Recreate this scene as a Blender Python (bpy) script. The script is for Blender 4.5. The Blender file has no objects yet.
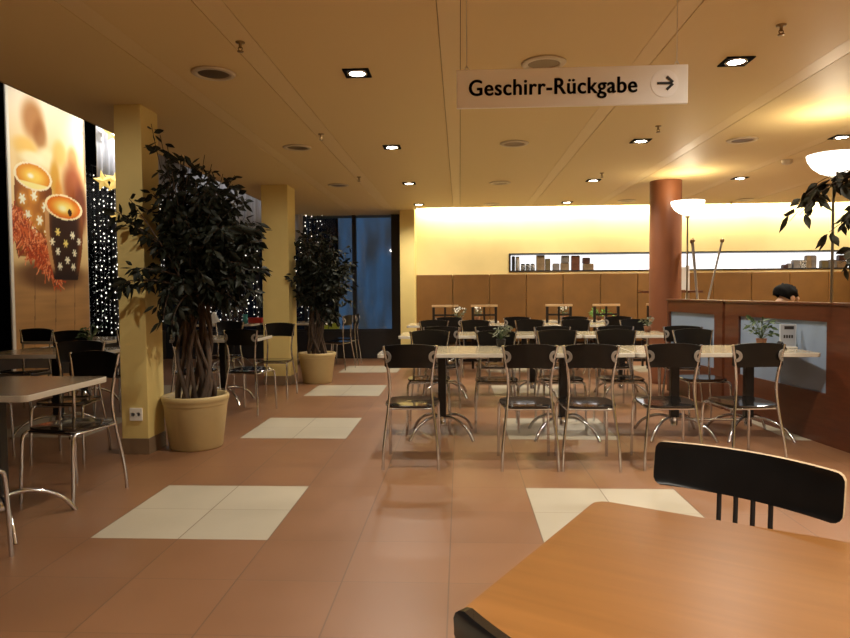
import bpy, bmesh, math, random
from mathutils import Vector, Matrix, Euler
from mathutils.noise import noise as pnoise
random.seed(7)
S = bpy.context.scene
COL = S.collection
PI = math.pi

# ------------------------------------------------------------------ helpers
def srgb(r, g, b):
    f = lambda c: (c/255/12.92) if c/255 <= .04045 else ((c/255+.055)/1.055)**2.4
    return (f(r), f(g), f(b), 1)

def mat(name, col, rough=.5, metal=0., spec=.5, var=0., scale=8., coat=0., bump=0., stretch=(1, 1, 1), trans=0.):
    m = bpy.data.materials.new(name); m.use_nodes = True
    nt = m.node_tree; b = nt.nodes['Principled BSDF']
    b.inputs['Base Color'].default_value = (*col[:3], 1)
    b.inputs['Roughness'].default_value = rough; b.inputs['Metallic'].default_value = metal
    b.inputs['Specular IOR Level'].default_value = spec
    b.inputs['Coat Weight'].default_value = coat
    b.inputs['Transmission Weight'].default_value = trans
    if var or bump:
        tc = nt.nodes.new('ShaderNodeTexCoord'); mp = nt.nodes.new('ShaderNodeMapping')
        mp.inputs['Scale'].default_value = stretch
        nt.links.new(tc.outputs['Object'], mp.inputs['Vector'])
        n = nt.nodes.new('ShaderNodeTexNoise'); n.inputs['Scale'].default_value = scale; n.inputs['Detail'].default_value = 5
        nt.links.new(mp.outputs['Vector'], n.inputs['Vector'])
        if var:
            r = nt.nodes.new('ShaderNodeMapRange')
            r.inputs['From Min'].default_value = .3; r.inputs['From Max'].default_value = .7
            r.inputs['To Min'].default_value = 1-var; r.inputs['To Max'].default_value = 1+var
            nt.links.new(n.outputs['Fac'], r.inputs['Value'])
            v = nt.nodes.new('ShaderNodeVectorMath'); v.operation = 'SCALE'
            v.inputs[0].default_value = col[:3]
            nt.links.new(r.outputs['Result'], v.inputs['Scale'])
            nt.links.new(v.outputs['Vector'], b.inputs['Base Color'])
        if bump:
            bp = nt.nodes.new('ShaderNodeBump'); bp.inputs['Strength'].default_value = bump; bp.inputs['Distance'].default_value = .01
            nt.links.new(n.outputs['Fac'], bp.inputs['Height']); nt.links.new(bp.outputs['Normal'], b.inputs['Normal'])
    return m

def emat(name, col, strength):
    m = mat(name, col, .5)
    b = m.node_tree.nodes['Principled BSDF']
    b.inputs['Emission Color'].default_value = (*col[:3], 1); b.inputs['Emission Strength'].default_value = strength
    return m

class MB:
    def __init__(s): s.v = []; s.f = []; s.m = []; s.sm = []
    def add(s, verts, faces, mi=0, smooth=False):
        o = len(s.v); s.v += [tuple(p) for p in verts]
        for f in faces: s.f.append(tuple(o+i for i in f)); s.m.append(mi); s.sm.append(smooth)
        return s
    def box(s, x0, x1, y0, y1, z0, z1, mi=0, bev=0, M=None):
        if bev:
            bm = bmesh.new(); bmesh.ops.create_cube(bm, size=1)
            for v in bm.verts:
                v.co = Vector(((x0+x1)/2+v.co.x*(x1-x0), (y0+y1)/2+v.co.y*(y1-y0), (z0+z1)/2+v.co.z*(z1-z0)))
            bmesh.ops.bevel(bm, geom=bm.edges[:], offset=bev, segments=2, affect='EDGES', profile=.6)
            bm.verts.index_update()
            V = [v.co.copy() for v in bm.verts]; F = [[v.index for v in f.verts] for f in bm.faces]; bm.free()
        else:
            V = [Vector((x, y, z)) for z in (z0, z1) for y in (y0, y1) for x in (x0, x1)]
            F = [(0, 2, 3, 1), (4, 5, 7, 6), (0, 1, 5, 4), (2, 6, 7, 3), (0, 4, 6, 2), (1, 3, 7, 5)]
        if M: V = [M @ p for p in V]
        return s.add(V, F, mi)
    def tube(s, pts, r, n=8, mi=0, sub=4, cap=True, closed=False):
        pts = [Vector(p) for p in pts]; rr = list(r) if hasattr(r, '__len__') else [r]*len(pts)
        if sub > 1 and len(pts) > 2:
            P = []; R = []
            N = len(pts)
            for i in range(N if closed else N-1):
                if closed: p0, p1, p2, p3 = pts[(i-1) % N], pts[i], pts[(i+1) % N], pts[(i+2) % N]
                else: p0, p1, p2, p3 = pts[max(i-1, 0)], pts[i], pts[i+1], pts[min(i+2, N-1)]
                for k in range(sub):
                    t = k/sub
                    P.append(.5*((2*p1)+(p2-p0)*t+(2*p0-5*p1+4*p2-p3)*t*t+(3*p1-p0-3*p2+p3)*t**3))
                    R.append(rr[i]*(1-t)+rr[(i+1) % N]*t)
            if not closed: P.append(pts[-1]); R.append(rr[-1])
            pts, rr = P, R
        N = len(pts); V = []; F = []
        T = []
        for i in range(N):
            a = pts[(i-1) % N] if (closed or i > 0) else pts[i]; b = pts[(i+1) % N] if (closed or i < N-1) else pts[i]
            T.append((b-a).normalized())
        up = Vector((0, 0, 1)) if abs(T[0].z) < .9 else Vector((1, 0, 0))
        nrm = (up-T[0]*up.dot(T[0])).normalized()
        for i in range(N):
            nrm = (nrm-T[i]*nrm.dot(T[i])).normalized(); bi = T[i].cross(nrm)
            for k in range(n):
                a = 2*PI*k/n; V.append(pts[i]+(nrm*math.cos(a)+bi*math.sin(a))*rr[i])
        for i in range(N if closed else N-1):
            j = (i+1) % N
            for k in range(n): F.append((i*n+k, i*n+(k+1) % n, j*n+(k+1) % n, j*n+k))
        s.add(V, F, mi, True)
        if cap and not closed:
            s.add(V[:n], [tuple(reversed(range(n)))], mi); s.add(V[-n:], [tuple(range(n))], mi)
        return s
    def lathe(s, prof, n=24, mi=0, c=(0, 0, 0), smooth=True):
        V = []; F = []
        for r, z in prof:
            for k in range(n):
                a = 2*PI*k/n; V.append((c[0]+r*math.cos(a), c[1]+r*math.sin(a), c[2]+z))
        for i in range(len(prof)-1):
            for k in range(n): F.append((i*n+k, i*n+(k+1) % n, (i+1)*n+(k+1) % n, (i+1)*n+k))
        return s.add(V, F, mi, smooth)
    def slab(s, outline, z0, z1, bev=.003, mi=0, mtop=None, dish=0.):
        n = len(outline); cx = sum(p[0] for p in outline)/n; cy = sum(p[1] for p in outline)/n
        def ring(z, d):
            o = []
            for x, y in outline:
                l = math.hypot(x-cx, y-cy) or 1
                o.append((x-(x-cx)/l*d, y-(y-cy)/l*d, z))
            return o
        R = [ring(z0, bev), ring(z0+bev, 0), ring(z1-bev, 0), ring(z1, bev)]
        if dish:
            for k, f in ((.75, .35), (.5, .75), (.25, .95)):
                R.append([(cx+(x-cx)*k, cy+(y-cy)*k, z1-dish*f) for x, y in outline])
        V = [p for q in R for p in q]
        for i in range(len(R)-1):
            F = [(i*n+k, i*n+(k+1) % n, (i+1)*n+(k+1) % n, (i+1)*n+k) for k in range(n)]
            s.add(V, F, mtop if (mtop is not None and i >= 3) else mi, dish > 0 and i >= 3)
        s.add(R[0], [tuple(reversed(range(n)))], mi)
        s.add(R[-1], [tuple(range(n))], mi if mtop is None else mtop, dish > 0)
        return s
    def sphere(s, c, r, mi=0, n=10, m=6, sc=(1, 1, 1)):
        V = []; F = []
        for i in range(m+1):
            t = PI*i/m
            for k in range(n):
                a = 2*PI*k/n
                V.append((c[0]+r*sc[0]*math.sin(t)*math.cos(a), c[1]+r*sc[1]*math.sin(t)*math.sin(a), c[2]+r*sc[2]*math.cos(t)))
        for i in range(m):
            for k in range(n): F.append((i*n+k, (i+1)*n+k, (i+1)*n+(k+1) % n, i*n+(k+1) % n))
        return s.add(V, F, mi, True)
    def mesh(s, name, mats):
        me = bpy.data.meshes.new(name); me.from_pydata(s.v, [], s.f)
        for m in (mats if isinstance(mats, (list, tuple)) else [mats]): me.materials.append(m)
        me.polygons.foreach_set('material_index', s.m); me.polygons.foreach_set('use_smooth', s.sm)
        me.update(); return me
    def build(s, name, mats, parent=None, loc=None, rz=0):
        o = bpy.data.objects.new(name, s.mesh(name, mats)); COL.objects.link(o)
        if parent: o.parent = parent
        if loc is not None: o.location = loc
        o.rotation_euler.z = rz
        return o

def tag(o, label=None, cat=None, group=None, kind=None):
    if label: o['label'] = label
    if cat: o['category'] = cat
    if group: o['group'] = group
    if kind: o['kind'] = kind
    return o
def thing(name, label, cat, loc=(0, 0, 0), rz=0, group=None):
    o = bpy.data.objects.new(name, None); COL.objects.link(o); o.empty_display_size = .1
    o.location = loc; o.rotation_euler.z = rz
    return tag(o, label, cat, group)
def struct(name, mb, m, label=None):
    o = mb.build(name, m); o['kind'] = 'structure'
    return o
def dup(root, loc, rz, label, group=None):
    r = root.copy(); COL.objects.link(r); r.location = loc; r.rotation_euler.z = rz; r['label'] = label
    if group: r['group'] = group
    for ch in list(root.children):
        c = ch.copy(); COL.objects.link(c); c.parent = r
        for g in list(ch.children):
            d = g.copy(); COL.objects.link(d); d.parent = c
    return r
def superell(hx, hy, e=4, n=32, cx=0, cy=0):
    o = []
    for k in range(n):
        a = 2*PI*k/n; c, s_ = math.cos(a), math.sin(a)
        o.append((cx+hx*math.copysign(abs(c)**(2/e), c), cy+hy*math.copysign(abs(s_)**(2/e), s_)))
    return o
def rrect(x0, x1, y0, y1, r, n=5):
    o = []
    for cx, cy, a0 in ((x1-r, y0+r, -PI/2), (x1-r, y1-r, 0), (x0+r, y1-r, PI/2), (x0+r, y0+r, PI)):
        for k in range(n+1):
            a = a0+PI/2*k/n; o.append((cx+r*math.cos(a), cy+r*math.sin(a)))
    return o
def rnd(a, b): return random.uniform(a, b)

# ------------------------------------------------------------------ materials
M = {}
M['chrome'] = mat('chrome', (.70, .74, .79), .14, 1.)
M['black_wood'] = mat('black_lacquered_plywood', (.0055, .0048, .0045), .30, 0, .35, .25, 14)
M['black_seat'] = mat('black_lacquered_seat', (.008, .007, .0065), .10, 0, .6, .25, 14, coat=.5)
M['black_metal'] = mat('black_metal', (.010, .009, .009), .4, .2)
M['ply_edge'] = mat('plywood_edge', (.45, .33, .20), .4, 0, .4, .2, 60)
M['pale_top'] = mat('pale_laminate_top', (.40, .33, .21), .16, 0, .6, .14, 5, stretch=(1, 6, 1))
M['pale_edge'] = mat('pale_laminate_edge', (.52, .47, .38), .4)
M['oak_top'] = mat('oak_laminate_top', (.17, .125, .08), .25, 0, .5, .14, 5, stretch=(1, 6, 1))
M['yellow_paint'] = mat('ochre_wall_paint', (.66, .51, .19), .6, 0, .3, .04, 3)
M['yellow_wall'] = mat('yellow_wall_paint', (.72, .575, .265), .6, 0, .3, .03, 3)
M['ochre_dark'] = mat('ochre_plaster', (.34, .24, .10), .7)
M['skirting'] = mat('brown_skirting_tile', (.20, .13, .075), .35, 0, .5, .1, 6)
M['brown_pillar'] = mat('brown_pillar_paint', (.19, .066, .027), .5, 0, .4, .05, 4)
M['panel_leather'] = mat('tan_upholstery', (.158, .073, .018), .5, 0, .3, .10, 4, bump=.05)
M['dark_frame'] = mat('dark_frame', (.012, .011, .012), .4)
M['terra_pot'] = mat('sand_coloured_plastic', (.42, .305, .135), .5, 0, .4, .05, 5)
M['soil'] = mat('potting_soil', (.030, .019, .012), .9, 0, .2, .4, 40, bump=.6)
M['bark'] = mat('ficus_bark', (.065, .042, .028), .8, 0, .3, .45, 30, bump=.6, stretch=(1, 1, .25))
M['leaf'] = mat('ficus_leaf', (.010, .012, .006), .55, 0, .25, .45, 25)
M['leaf_big'] = mat('broad_ficus_leaf', (.018, .016, .007), .6, 0, .2, .35, 25)
M['leaf_green'] = mat('bright_leaf', (.14, .28, .05), .45, 0, .4, .3, 30)
M['leaf_mid'] = mat('mid_green_leaf', (.05, .085, .03), .45, 0, .4, .3, 30)
M['leaf_grey'] = mat('grey_green_leaf', (.13, .14, .09), .6, 0, .3, .3, 30)
M['petal'] = mat('white_petal', (.75, .72, .66), .6)
M['small_pot'] = mat('brown_clay_pot', (.20, .085, .045), .6)
M['white'] = mat('white_plastic', (.78, .75, .68), .45)
M['sign'] = mat('cream_sign_board', (.90, .89, .84), .45, 0, .3)
M['sign_disc'] = mat('white_sign_disc', (.96, .96, .94), .45, 0, .3)
M['sign_text'] = mat('black_lettering', (.008, .008, .008), .6)
M['red_wood'] = mat('reddish_brown_wood', (.088, .024, .009), .30, 0, .5, .18, 5, stretch=(1, 1, 6), coat=.15)
M['frost'] = mat('frosted_blue_glass', (.225, .285, .38), .35, 0, .5, .04, 3)
M['metal_white'] = mat('white_ceiling_trim', (.62, .52, .36), .45, .2)
M['black_bezel'] = mat('black_bezel', (.006, .006, .006), .9, 0, .1)
M['brass'] = mat('dull_brass', (.25, .17, .08), .35, .8)
M['lamp_on'] = emat('downlight_bulb', (1, .93, .82), 28)
M['bowl'] = emat('lit_glass_bowl', (1, .94, .82), 3.0)
M['niche_glow'] = emat('backlit_panel', (.97, .98, 1.0), 1.25)
M['bulb'] = emat('fairy_bulb', (1, .95, .86), 1.5)
M['drape'] = mat('silver_drape', (.42, .42, .43), .5, 0, .5, .25, 3, stretch=(8, 8, .6))
M['gold'] = mat('gold_star_foil', (.85, .60, .16), .4, .3)
M['steel_lamp'] = mat('brushed_lamp_pole', (.35, .30, .22), .3, 1.)
M['wire'] = mat('steel_wire', (.7, .66, .58), .4, .6)
M['bracket'] = mat('grey_bracket', (.34, .31, .27), .4, .5)
M['plate'] = mat('socket_plate', (.80, .77, .68), .4)
M['skin'] = mat('skin', (.62, .38, .25), .5)
M['hair'] = mat('black_hair', (.004, .0035, .003), .8, 0, .1, .3, 80)
M['shirt'] = mat('pale_yellow_top', (.72, .60, .28), .8)
M['trousers'] = mat('dark_trousers', (.02, .022, .03), .8)
M['menu'] = mat('menu_card', (.34, .36, .40), .5)
M['acrylic'] = mat('acrylic_stand', (.55, .6, .66), .15)
M['annex_wall'] = mat('dark_annex_wall', (.030, .020, .012), .7)
M['back_chair_wood'] = mat('dark_brown_chair_wood', (.014, .008, .005), .5, 0, .3)
M['rail_wood'] = mat('light_brown_rail', (.50, .33, .17), .4)

def floor_mat():
    m = bpy.data.materials.new('terracotta_floor_tiles'); m.use_nodes = True
    nt = m.node_tree; N = nt.nodes; L = nt.links; b = N['Principled BSDF']
    def math_(op, a, b_=None, c=None):
        n = N.new('ShaderNodeMath'); n.operation = op
        for i, v in enumerate((a, b_, c)):
            if v is None: continue
            if isinstance(v, (int, float)): n.inputs[i].default_value = v
            else: L.new(v, n.inputs[i])
        return n.outputs[0]
    geo = N.new('ShaderNodeNewGeometry'); sx = N.new('ShaderNodeSeparateXYZ'); L.new(geo.outputs['Position'], sx.inputs[0])
    T = .463
    u = math_('DIVIDE', math_('ADD', sx.outputs['X'], 1.906+T*60), T)
    v = math_('DIVIDE', math_('ADD', sx.outputs['Y'], -3.25+T*60), T)
    fu, fv = math_('FRACT', u), math_('FRACT', v); iu, iv = math_('FLOOR', u), math_('FLOOR', v)
    # joint
    g = .0065
    ju = math_('LESS_THAN', math_('MINIMUM', fu, math_('SUBTRACT', 1, fu)), g)
    jv = math_('LESS_THAN', math_('MINIMUM', fv, math_('SUBTRACT', 1, fv)), g)
    joint = math_('MAXIMUM', ju, math_('MULTIPLY', jv, .55))
    # cream pads: 2 x 2 tiles on a 5 x 5 grid
    mu, mv = math_('MODULO', iu, 5), math_('MODULO', iv, 5)
    pad = math_('MULTIPLY', math_('LESS_THAN', mu, 1.5), math_('LESS_THAN', mv, 1.5))
    cmb = N.new('ShaderNodeCombineXYZ'); L.new(iu, cmb.inputs[0]); L.new(iv, cmb.inputs[1])
    wn = N.new('ShaderNodeTexWhiteNoise'); wn.noise_dimensions = '2D'; L.new(cmb.outputs[0], wn.inputs['Vector'])
    nz = N.new('ShaderNodeTexNoise'); nz.inputs['Scale'].default_value = 2.2; nz.inputs['Detail'].default_value = 6
    L.new(geo.outputs['Position'], nz.inputs['Vector'])
    var = math_('ADD', math_('MULTIPLY', math_('SUBTRACT', wn.outputs['Value'], .5), .10), math_('MULTIPLY', math_('SUBTRACT', nz.outputs['Fac'], .5), .30))
    sc = math_('ADD', 1, var)
    mx = N.new('ShaderNodeMix'); mx.data_type = 'RGBA'; L.new(pad, mx.inputs['Factor'])
    mx.inputs['A'].default_value = (.200, .095, .044, 1); mx.inputs['B'].default_value = (.38, .33, .245, 1)
    vs = N.new('ShaderNodeVectorMath'); vs.operation = 'SCALE'; L.new(mx.outputs['Result'], vs.inputs[0]); L.new(sc, vs.inputs['Scale'])
    mj = N.new('ShaderNodeMix'); mj.data_type = 'RGBA'; L.new(math_('MULTIPLY', joint, .75), mj.inputs['Factor'])
    L.new(vs.outputs[0], mj.inputs['A']); mj.inputs['B'].default_value = (.10, .055, .03, 1)
    L.new(mj.outputs['Result'], b.inputs['Base Color'])
    rg = math_('ADD', .32, math_('MULTIPLY', nz.outputs['Fac'], .12)); L.new(rg, b.inputs['Roughness'])
    b.inputs['Specular IOR Level'].default_value = .45
    bp = N.new('ShaderNodeBump'); bp.inputs['Strength'].default_value = .3; bp.inputs['Distance'].default_value = .002
    L.new(math_('SUBTRACT', 1, joint), bp.inputs['Height']); L.new(bp.outputs['Normal'], b.inputs['Normal'])
    return m
M['floor'] = floor_mat()

def ceil_mat():
    m = bpy.data.materials.new('perforated_ceiling_metal'); m.use_nodes = True
    nt = m.node_tree; N = nt.nodes; L = nt.links; b = N['Principled BSDF']
    geo = N.new('ShaderNodeNewGeometry')
    vo = N.new('ShaderNodeTexVoronoi'); vo.inputs['Scale'].default_value = 55; vo.inputs['Randomness'].default_value = 0
    L.new(geo.outputs['Position'], vo.inputs['Vector'])
    lt = N.new('ShaderNodeMath'); lt.operation = 'LESS_THAN'; lt.inputs[1].default_value = .22; L.new(vo.outputs['Distance'], lt.inputs[0])
    mx = N.new('ShaderNodeMix'); mx.data_type = 'RGBA'; L.new(lt.outputs[0], mx.inputs['Factor'])
    mx.inputs['A'].default_value = (.70, .535, .255, 1); mx.inputs['B'].default_value = (.43, .32, .145, 1)
    L.new(mx.outputs['Result'], b.inputs['Base Color'])
    b.inputs['Roughness'].default_value = .55; b.inputs['Specular IOR Level'].default_value = .3
    return m
M['ceil'] = ceil_mat()
M['ceil_strip'] = mat('ceiling_strip_metal', (.72, .555, .275), .5)
M['ceil_gap'] = mat('ceiling_gap', (.05, .03, .015), .8)

def glass_mat():
    m = bpy.data.materials.new('dark_window_glass'); m.use_nodes = True
    nt = m.node_tree; N = nt.nodes; L = nt.links; out = N['Material Output']
    tr = N.new('ShaderNodeBsdfTransparent'); tr.inputs['Color'].default_value = (.75, .8, .85, 1)
    gl = N.new('ShaderNodeBsdfGlossy'); gl.inputs['Roughness'].default_value = .03
    fr = N.new('ShaderNodeFresnel'); fr.inputs['IOR'].default_value = 1.5
    mx = N.new('ShaderNodeMixShader'); L.new(fr.outputs[0], mx.inputs[0]); L.new(tr.outputs[0], mx.inputs[1]); L.new(gl.outputs[0], mx.inputs[2])
    L.new(mx.outputs[0], out.inputs['Surface']); return m
M['glass'] = glass_mat()

def table_wood():
    m = bpy.data.materials.new('orange_brown_veneer'); m.use_nodes = True
    nt = m.node_tree; N = nt.nodes; L = nt.links; b = N['Principled BSDF']
    tc = N.new('ShaderNodeTexCoord'); mp = N.new('ShaderNodeMapping'); mp.inputs['Scale'].default_value = (1.2, 14, 1)
    L.new(tc.outputs['Object'], mp.inputs['Vector'])
    n = N.new('ShaderNodeTexNoise'); n.inputs['Scale'].default_value = 2.2; n.inputs['Detail'].default_value = 8; n.inputs['Distortion'].default_value = .6
    L.new(mp.outputs[0], n.inputs['Vector'])
    r = N.new('ShaderNodeValToRGB'); r.color_ramp.elements[0].position = .3; r.color_ramp.elements[1].position = .72
    r.color_ramp.elements[0].color = (.158, .064, .015, 1); r.color_ramp.elements[1].color = (.196, .081, .020, 1)
    L.new(n.outputs['Fac'], r.inputs[0]); L.new(r.outputs[0], b.inputs['Base Color'])
    b.inputs['Roughness'].default_value = .34; b.inputs['Specular IOR Level'].default_value = .3
    return m
M['table_wood'] = table_wood()

# ------------------------------------------------------------------ the room
CH = 2.7            # ceiling height
XE = -3.1           # where the low ceiling ends on the left
XL = -5.7           # window side of the annex
XR = 8.6
YB, YF = 12.2, -3.6
struct('floor', MB().box(XL-.3, XR+.3, YF-.3, 12.8, -.12, 0), M['floor'])
# ceiling panels between narrow strips
edges = [(-3.1, -1.99), (-1.86, -1.32), (-1.17, -.11), (.01, 1.11), (1.23, 2.27), (2.40, 3.47), (3.60, 4.67), (4.80, 5.87), (6.0, 7.07), (7.2, 8.6)]
for a, c in edges:
    struct('ceiling', MB().box(a+(.0025 if a > -3 else 0), c-.0025, YF, 11.5, CH, CH+.04, bev=.0), M['ceil'])
strips = [(edges[i][1], edges[i+1][0]) for i in range(len(edges)-1)]
for k, (a, c) in enumerate(strips):
    struct('trim_%d' % (k+1), MB().box(a+.0015, c-.0015, YF, 11.5, CH+.0015, CH+.03), M['ceil_strip'])
struct('ceiling', MB().box(XE, XR, YF, 11.5, CH+.05, 3.05), M['ceil_gap'])     # void slab above the panels
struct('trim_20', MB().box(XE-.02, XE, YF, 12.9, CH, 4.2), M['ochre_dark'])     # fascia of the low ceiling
struct('ceiling', MB().box(XE, -.8, 11.5, 12.9, CH, CH+.04), M['ceil'])
struct('trim_21', MB().box(-.8, XR, 11.47, 11.5, CH, 3.05), M['metal_white'])   # front lip of the light cove
struct('ceiling', MB().box(-.8, XR, 11.5, 12.6, 3.05, 3.1), M['yellow_wall'])
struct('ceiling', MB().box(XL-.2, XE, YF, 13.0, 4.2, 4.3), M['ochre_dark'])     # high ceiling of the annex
# back wall with the lit niche
NX0, NX1, NZ0, NZ1 = .9, 8.3, 1.60, 1.94
wb = MB()
wb.box(-.8, XR, YB, YB+.4, 0, NZ0); wb.box(-.8, XR, YB, YB+.4, NZ1, 3.1)
wb.box(-.8, NX0, YB, YB+.4, NZ0, NZ1); wb.box(NX1, XR, YB, YB+.4, NZ0, NZ1); wb.box(-.8, XR, YB+.4, YB+.45, 0, 3.1)
struct('wall_back', wb, M['yellow_wall'])
struct('trim_22', MB().box(-1.06, -.8, 11.75, 12.65, 0, CH), M['yellow_paint'])  # narrow wall end beside the dark window
struct('wall_right', MB().box(XR, XR+.2, YF, 12.6, 0, 3.1), M['yellow_paint'])
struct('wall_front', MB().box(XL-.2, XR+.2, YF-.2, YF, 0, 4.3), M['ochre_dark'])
# niche frame, a thing built into the wall
nf = thing('display_niche', 'long white-lit display niche with a thin dark frame in the yellow back wall', 'niche', (NX0, YB, NZ0))
L_ = NX1-NX0; h_ = NZ1-NZ0
fm = MB(); t = .025
fm.box(0, L_, -.02, .34, 0, t); fm.box(0, L_, -.02, .34, h_-t, h_); fm.box(0, t*1.3, -.02, .34, t, h_-t); fm.box(L_-t, L_, -.02, .34, t, h_-t)
fm.build('frame', M['dark_frame'], nf)
MB().box(t*1.3, L_-t, .34, .36, t, h_-t).build('lit_back_panel', M['niche_glow'], nf)

# columns
for nm, (x0, x1, y0, y1), lab in (('yellow_column', (-2.64, -2.428, 4.985, 5.27), 'yellow square column with a wall socket, left of the big potted ficus'),
                                  ('yellow_column', (-2.66, -2.30, 8.8, 9.2), 'yellow square column beside the smaller, farther potted ficus')):
    c = MB().box(x0, x1, y0, y1, 0, CH, bev=.006).build('trim_%d' % (23 if y0 < 6 else 24), M['yellow_paint']); c['kind'] = 'structure'
    s = MB().box(x0-.006, x1+.006, y0-.006, y1+.006, 0, .125).build('baseboard_%s' % ('near_column' if y0 < 6 else 'far_column'), M['skirting']); s['kind'] = 'structure'
p = MB().lathe([(.205, 0), (.205, CH)], 40, c=(2.755, 9.05, 0)).build('trim_25', M['brown_pillar']); p['kind'] = 'structure'
# socket
so = thing('wall_socket', 'square cream double socket plate low on the near yellow column', 'socket', (-2.52, 4.979, .315))
MB().box(-.05, .05, -.006, .006, -.05, .05, bev=.003).build('plate', M['plate'], so)
for dx in (-.022, .022):
    MB().lathe([(0, 0), (.015, 0), (.016, .003)], 12).build('socket_hole', M['white'], so).matrix_local = Matrix.Translation((dx, -.006, 0)) @ Matrix.Rotation(PI/2, 4, 'X')

# windows of the annex ---------------------------------------------------
def window(name, x0, x1, y, z0, z1, nx, zbar, M_=None):
    fr = MB(); w = .07
    zs = [z0, zbar, z1]
    for z in zs: fr.box(x0, x1, y-.04, y+.04, z-w/2, z+w/2, M=M_)
    for k in range(nx+1):
        x = x0+(x1-x0)*k/nx; fr.box(x-w/2, x+w/2, y-.05, y+.05, z0, z1, M=M_)
    o = struct(name, fr, M['dark_frame'])
    MB().box(x0, x1, y-.006, y+.006, z0, z1, M=M_).build('pane', M['glass'], o)
    return o
# back window wall Y=12.45
window('window_1', XL, -1.06, 12.45, .52, 4.2, 5, 3.0)
struct('wall_back_left', MB().box(XL, -1.06, 12.38, 12.55, 0, .52), M['dark_frame'])
struct('trim_26', MB().box(-1.28, -1.06, 12.36, 12.5, 0, 2.75), M['dark_frame'])
# left window wall X=-5.7
RL = Matrix.Translation((XL, 0, 0)) @ Matrix.Rotation(PI/2, 4, 'Z')
window('window_2', YF, 12.45, 0, .52, 4.2, 9, 3.0, RL)
struct('wall_left', MB().box(XL-.1, XL+.06, YF, 12.5, 0, .52), M['annex_wall'])
# outside
og = struct('floor', MB().box(-14, 4, 12.8, 22, -.15, -.05), M['dark_frame'])
struct('floor', MB().box(-16, XL-.3, -4, 12.8, -.15, -.05), M['dark_frame'])
def blue_mat():
    m = emat('blue_glow', (.10, .20, .34), .5); nt = m.node_tree; N = nt.nodes; L = nt.links; b = N['Principled BSDF']
    tc = N.new('ShaderNodeTexCoord'); mp = N.new('ShaderNodeMapping'); mp.inputs['Scale'].default_value = (2.2, 1, .5); L.new(tc.outputs['Object'], mp.inputs[0])
    n = N.new('ShaderNodeTexNoise'); n.inputs['Scale'].default_value = 1.3; L.new(mp.outputs[0], n.inputs['Vector'])
    r = N.new('ShaderNodeValToRGB'); r.color_ramp.elements[0].position = .35; r.color_ramp.elements[1].position = .68
    r.color_ramp.elements[0].color = (.075, .085, .10, 1); r.color_ramp.elements[1].color = (.10, .22, .40, 1)
    L.new(n.outputs['Fac'], r.inputs[0]); L.new(r.outputs[0], b.inputs['Emission Color']); return m
M['blue'] = blue_mat()
bl = thing('outdoor_glow_panel', 'blue glowing panel added outside, seen through the dark glass', 'glow panel', (-1.9, 14.4, 0))  # made-up panel; its own emission gives the blue behind the dark glass
MB().box(-.75, .75, 0, .1, .25, 3.2).build('glow_sheet', M['blue'], bl)
b_ = MB(); b_.box(-.8, .8, -.03, .13, .15, .25); b_.box(-.8, .8, -.03, .13, 3.2, 3.3); b_.box(-.8, -.75, -.03, .13, .25, 3.2); b_.box(.75, .8, -.03, .13, .25, 3.2); b_.box(-.8, .8, 0, .1, -.05, .15)
b_.build('frame', M['dark_frame'], bl)
yl = MB(); yl.box(-.35, .35, -.15, .15, .0, .42, bev=.05); yl.box(-.22, .22, -.12, .12, .42, .68, bev=.05)
tag(yl.build('glow_box', emat('yellow_self_glow', (.45, .36, .03), .25), None, (-2.75, 13.7, -.05)), 'self-glowing yellow box added outside behind the dark window', 'glowing box')  # added box with its own glow, standing for a yellow-green patch

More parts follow.
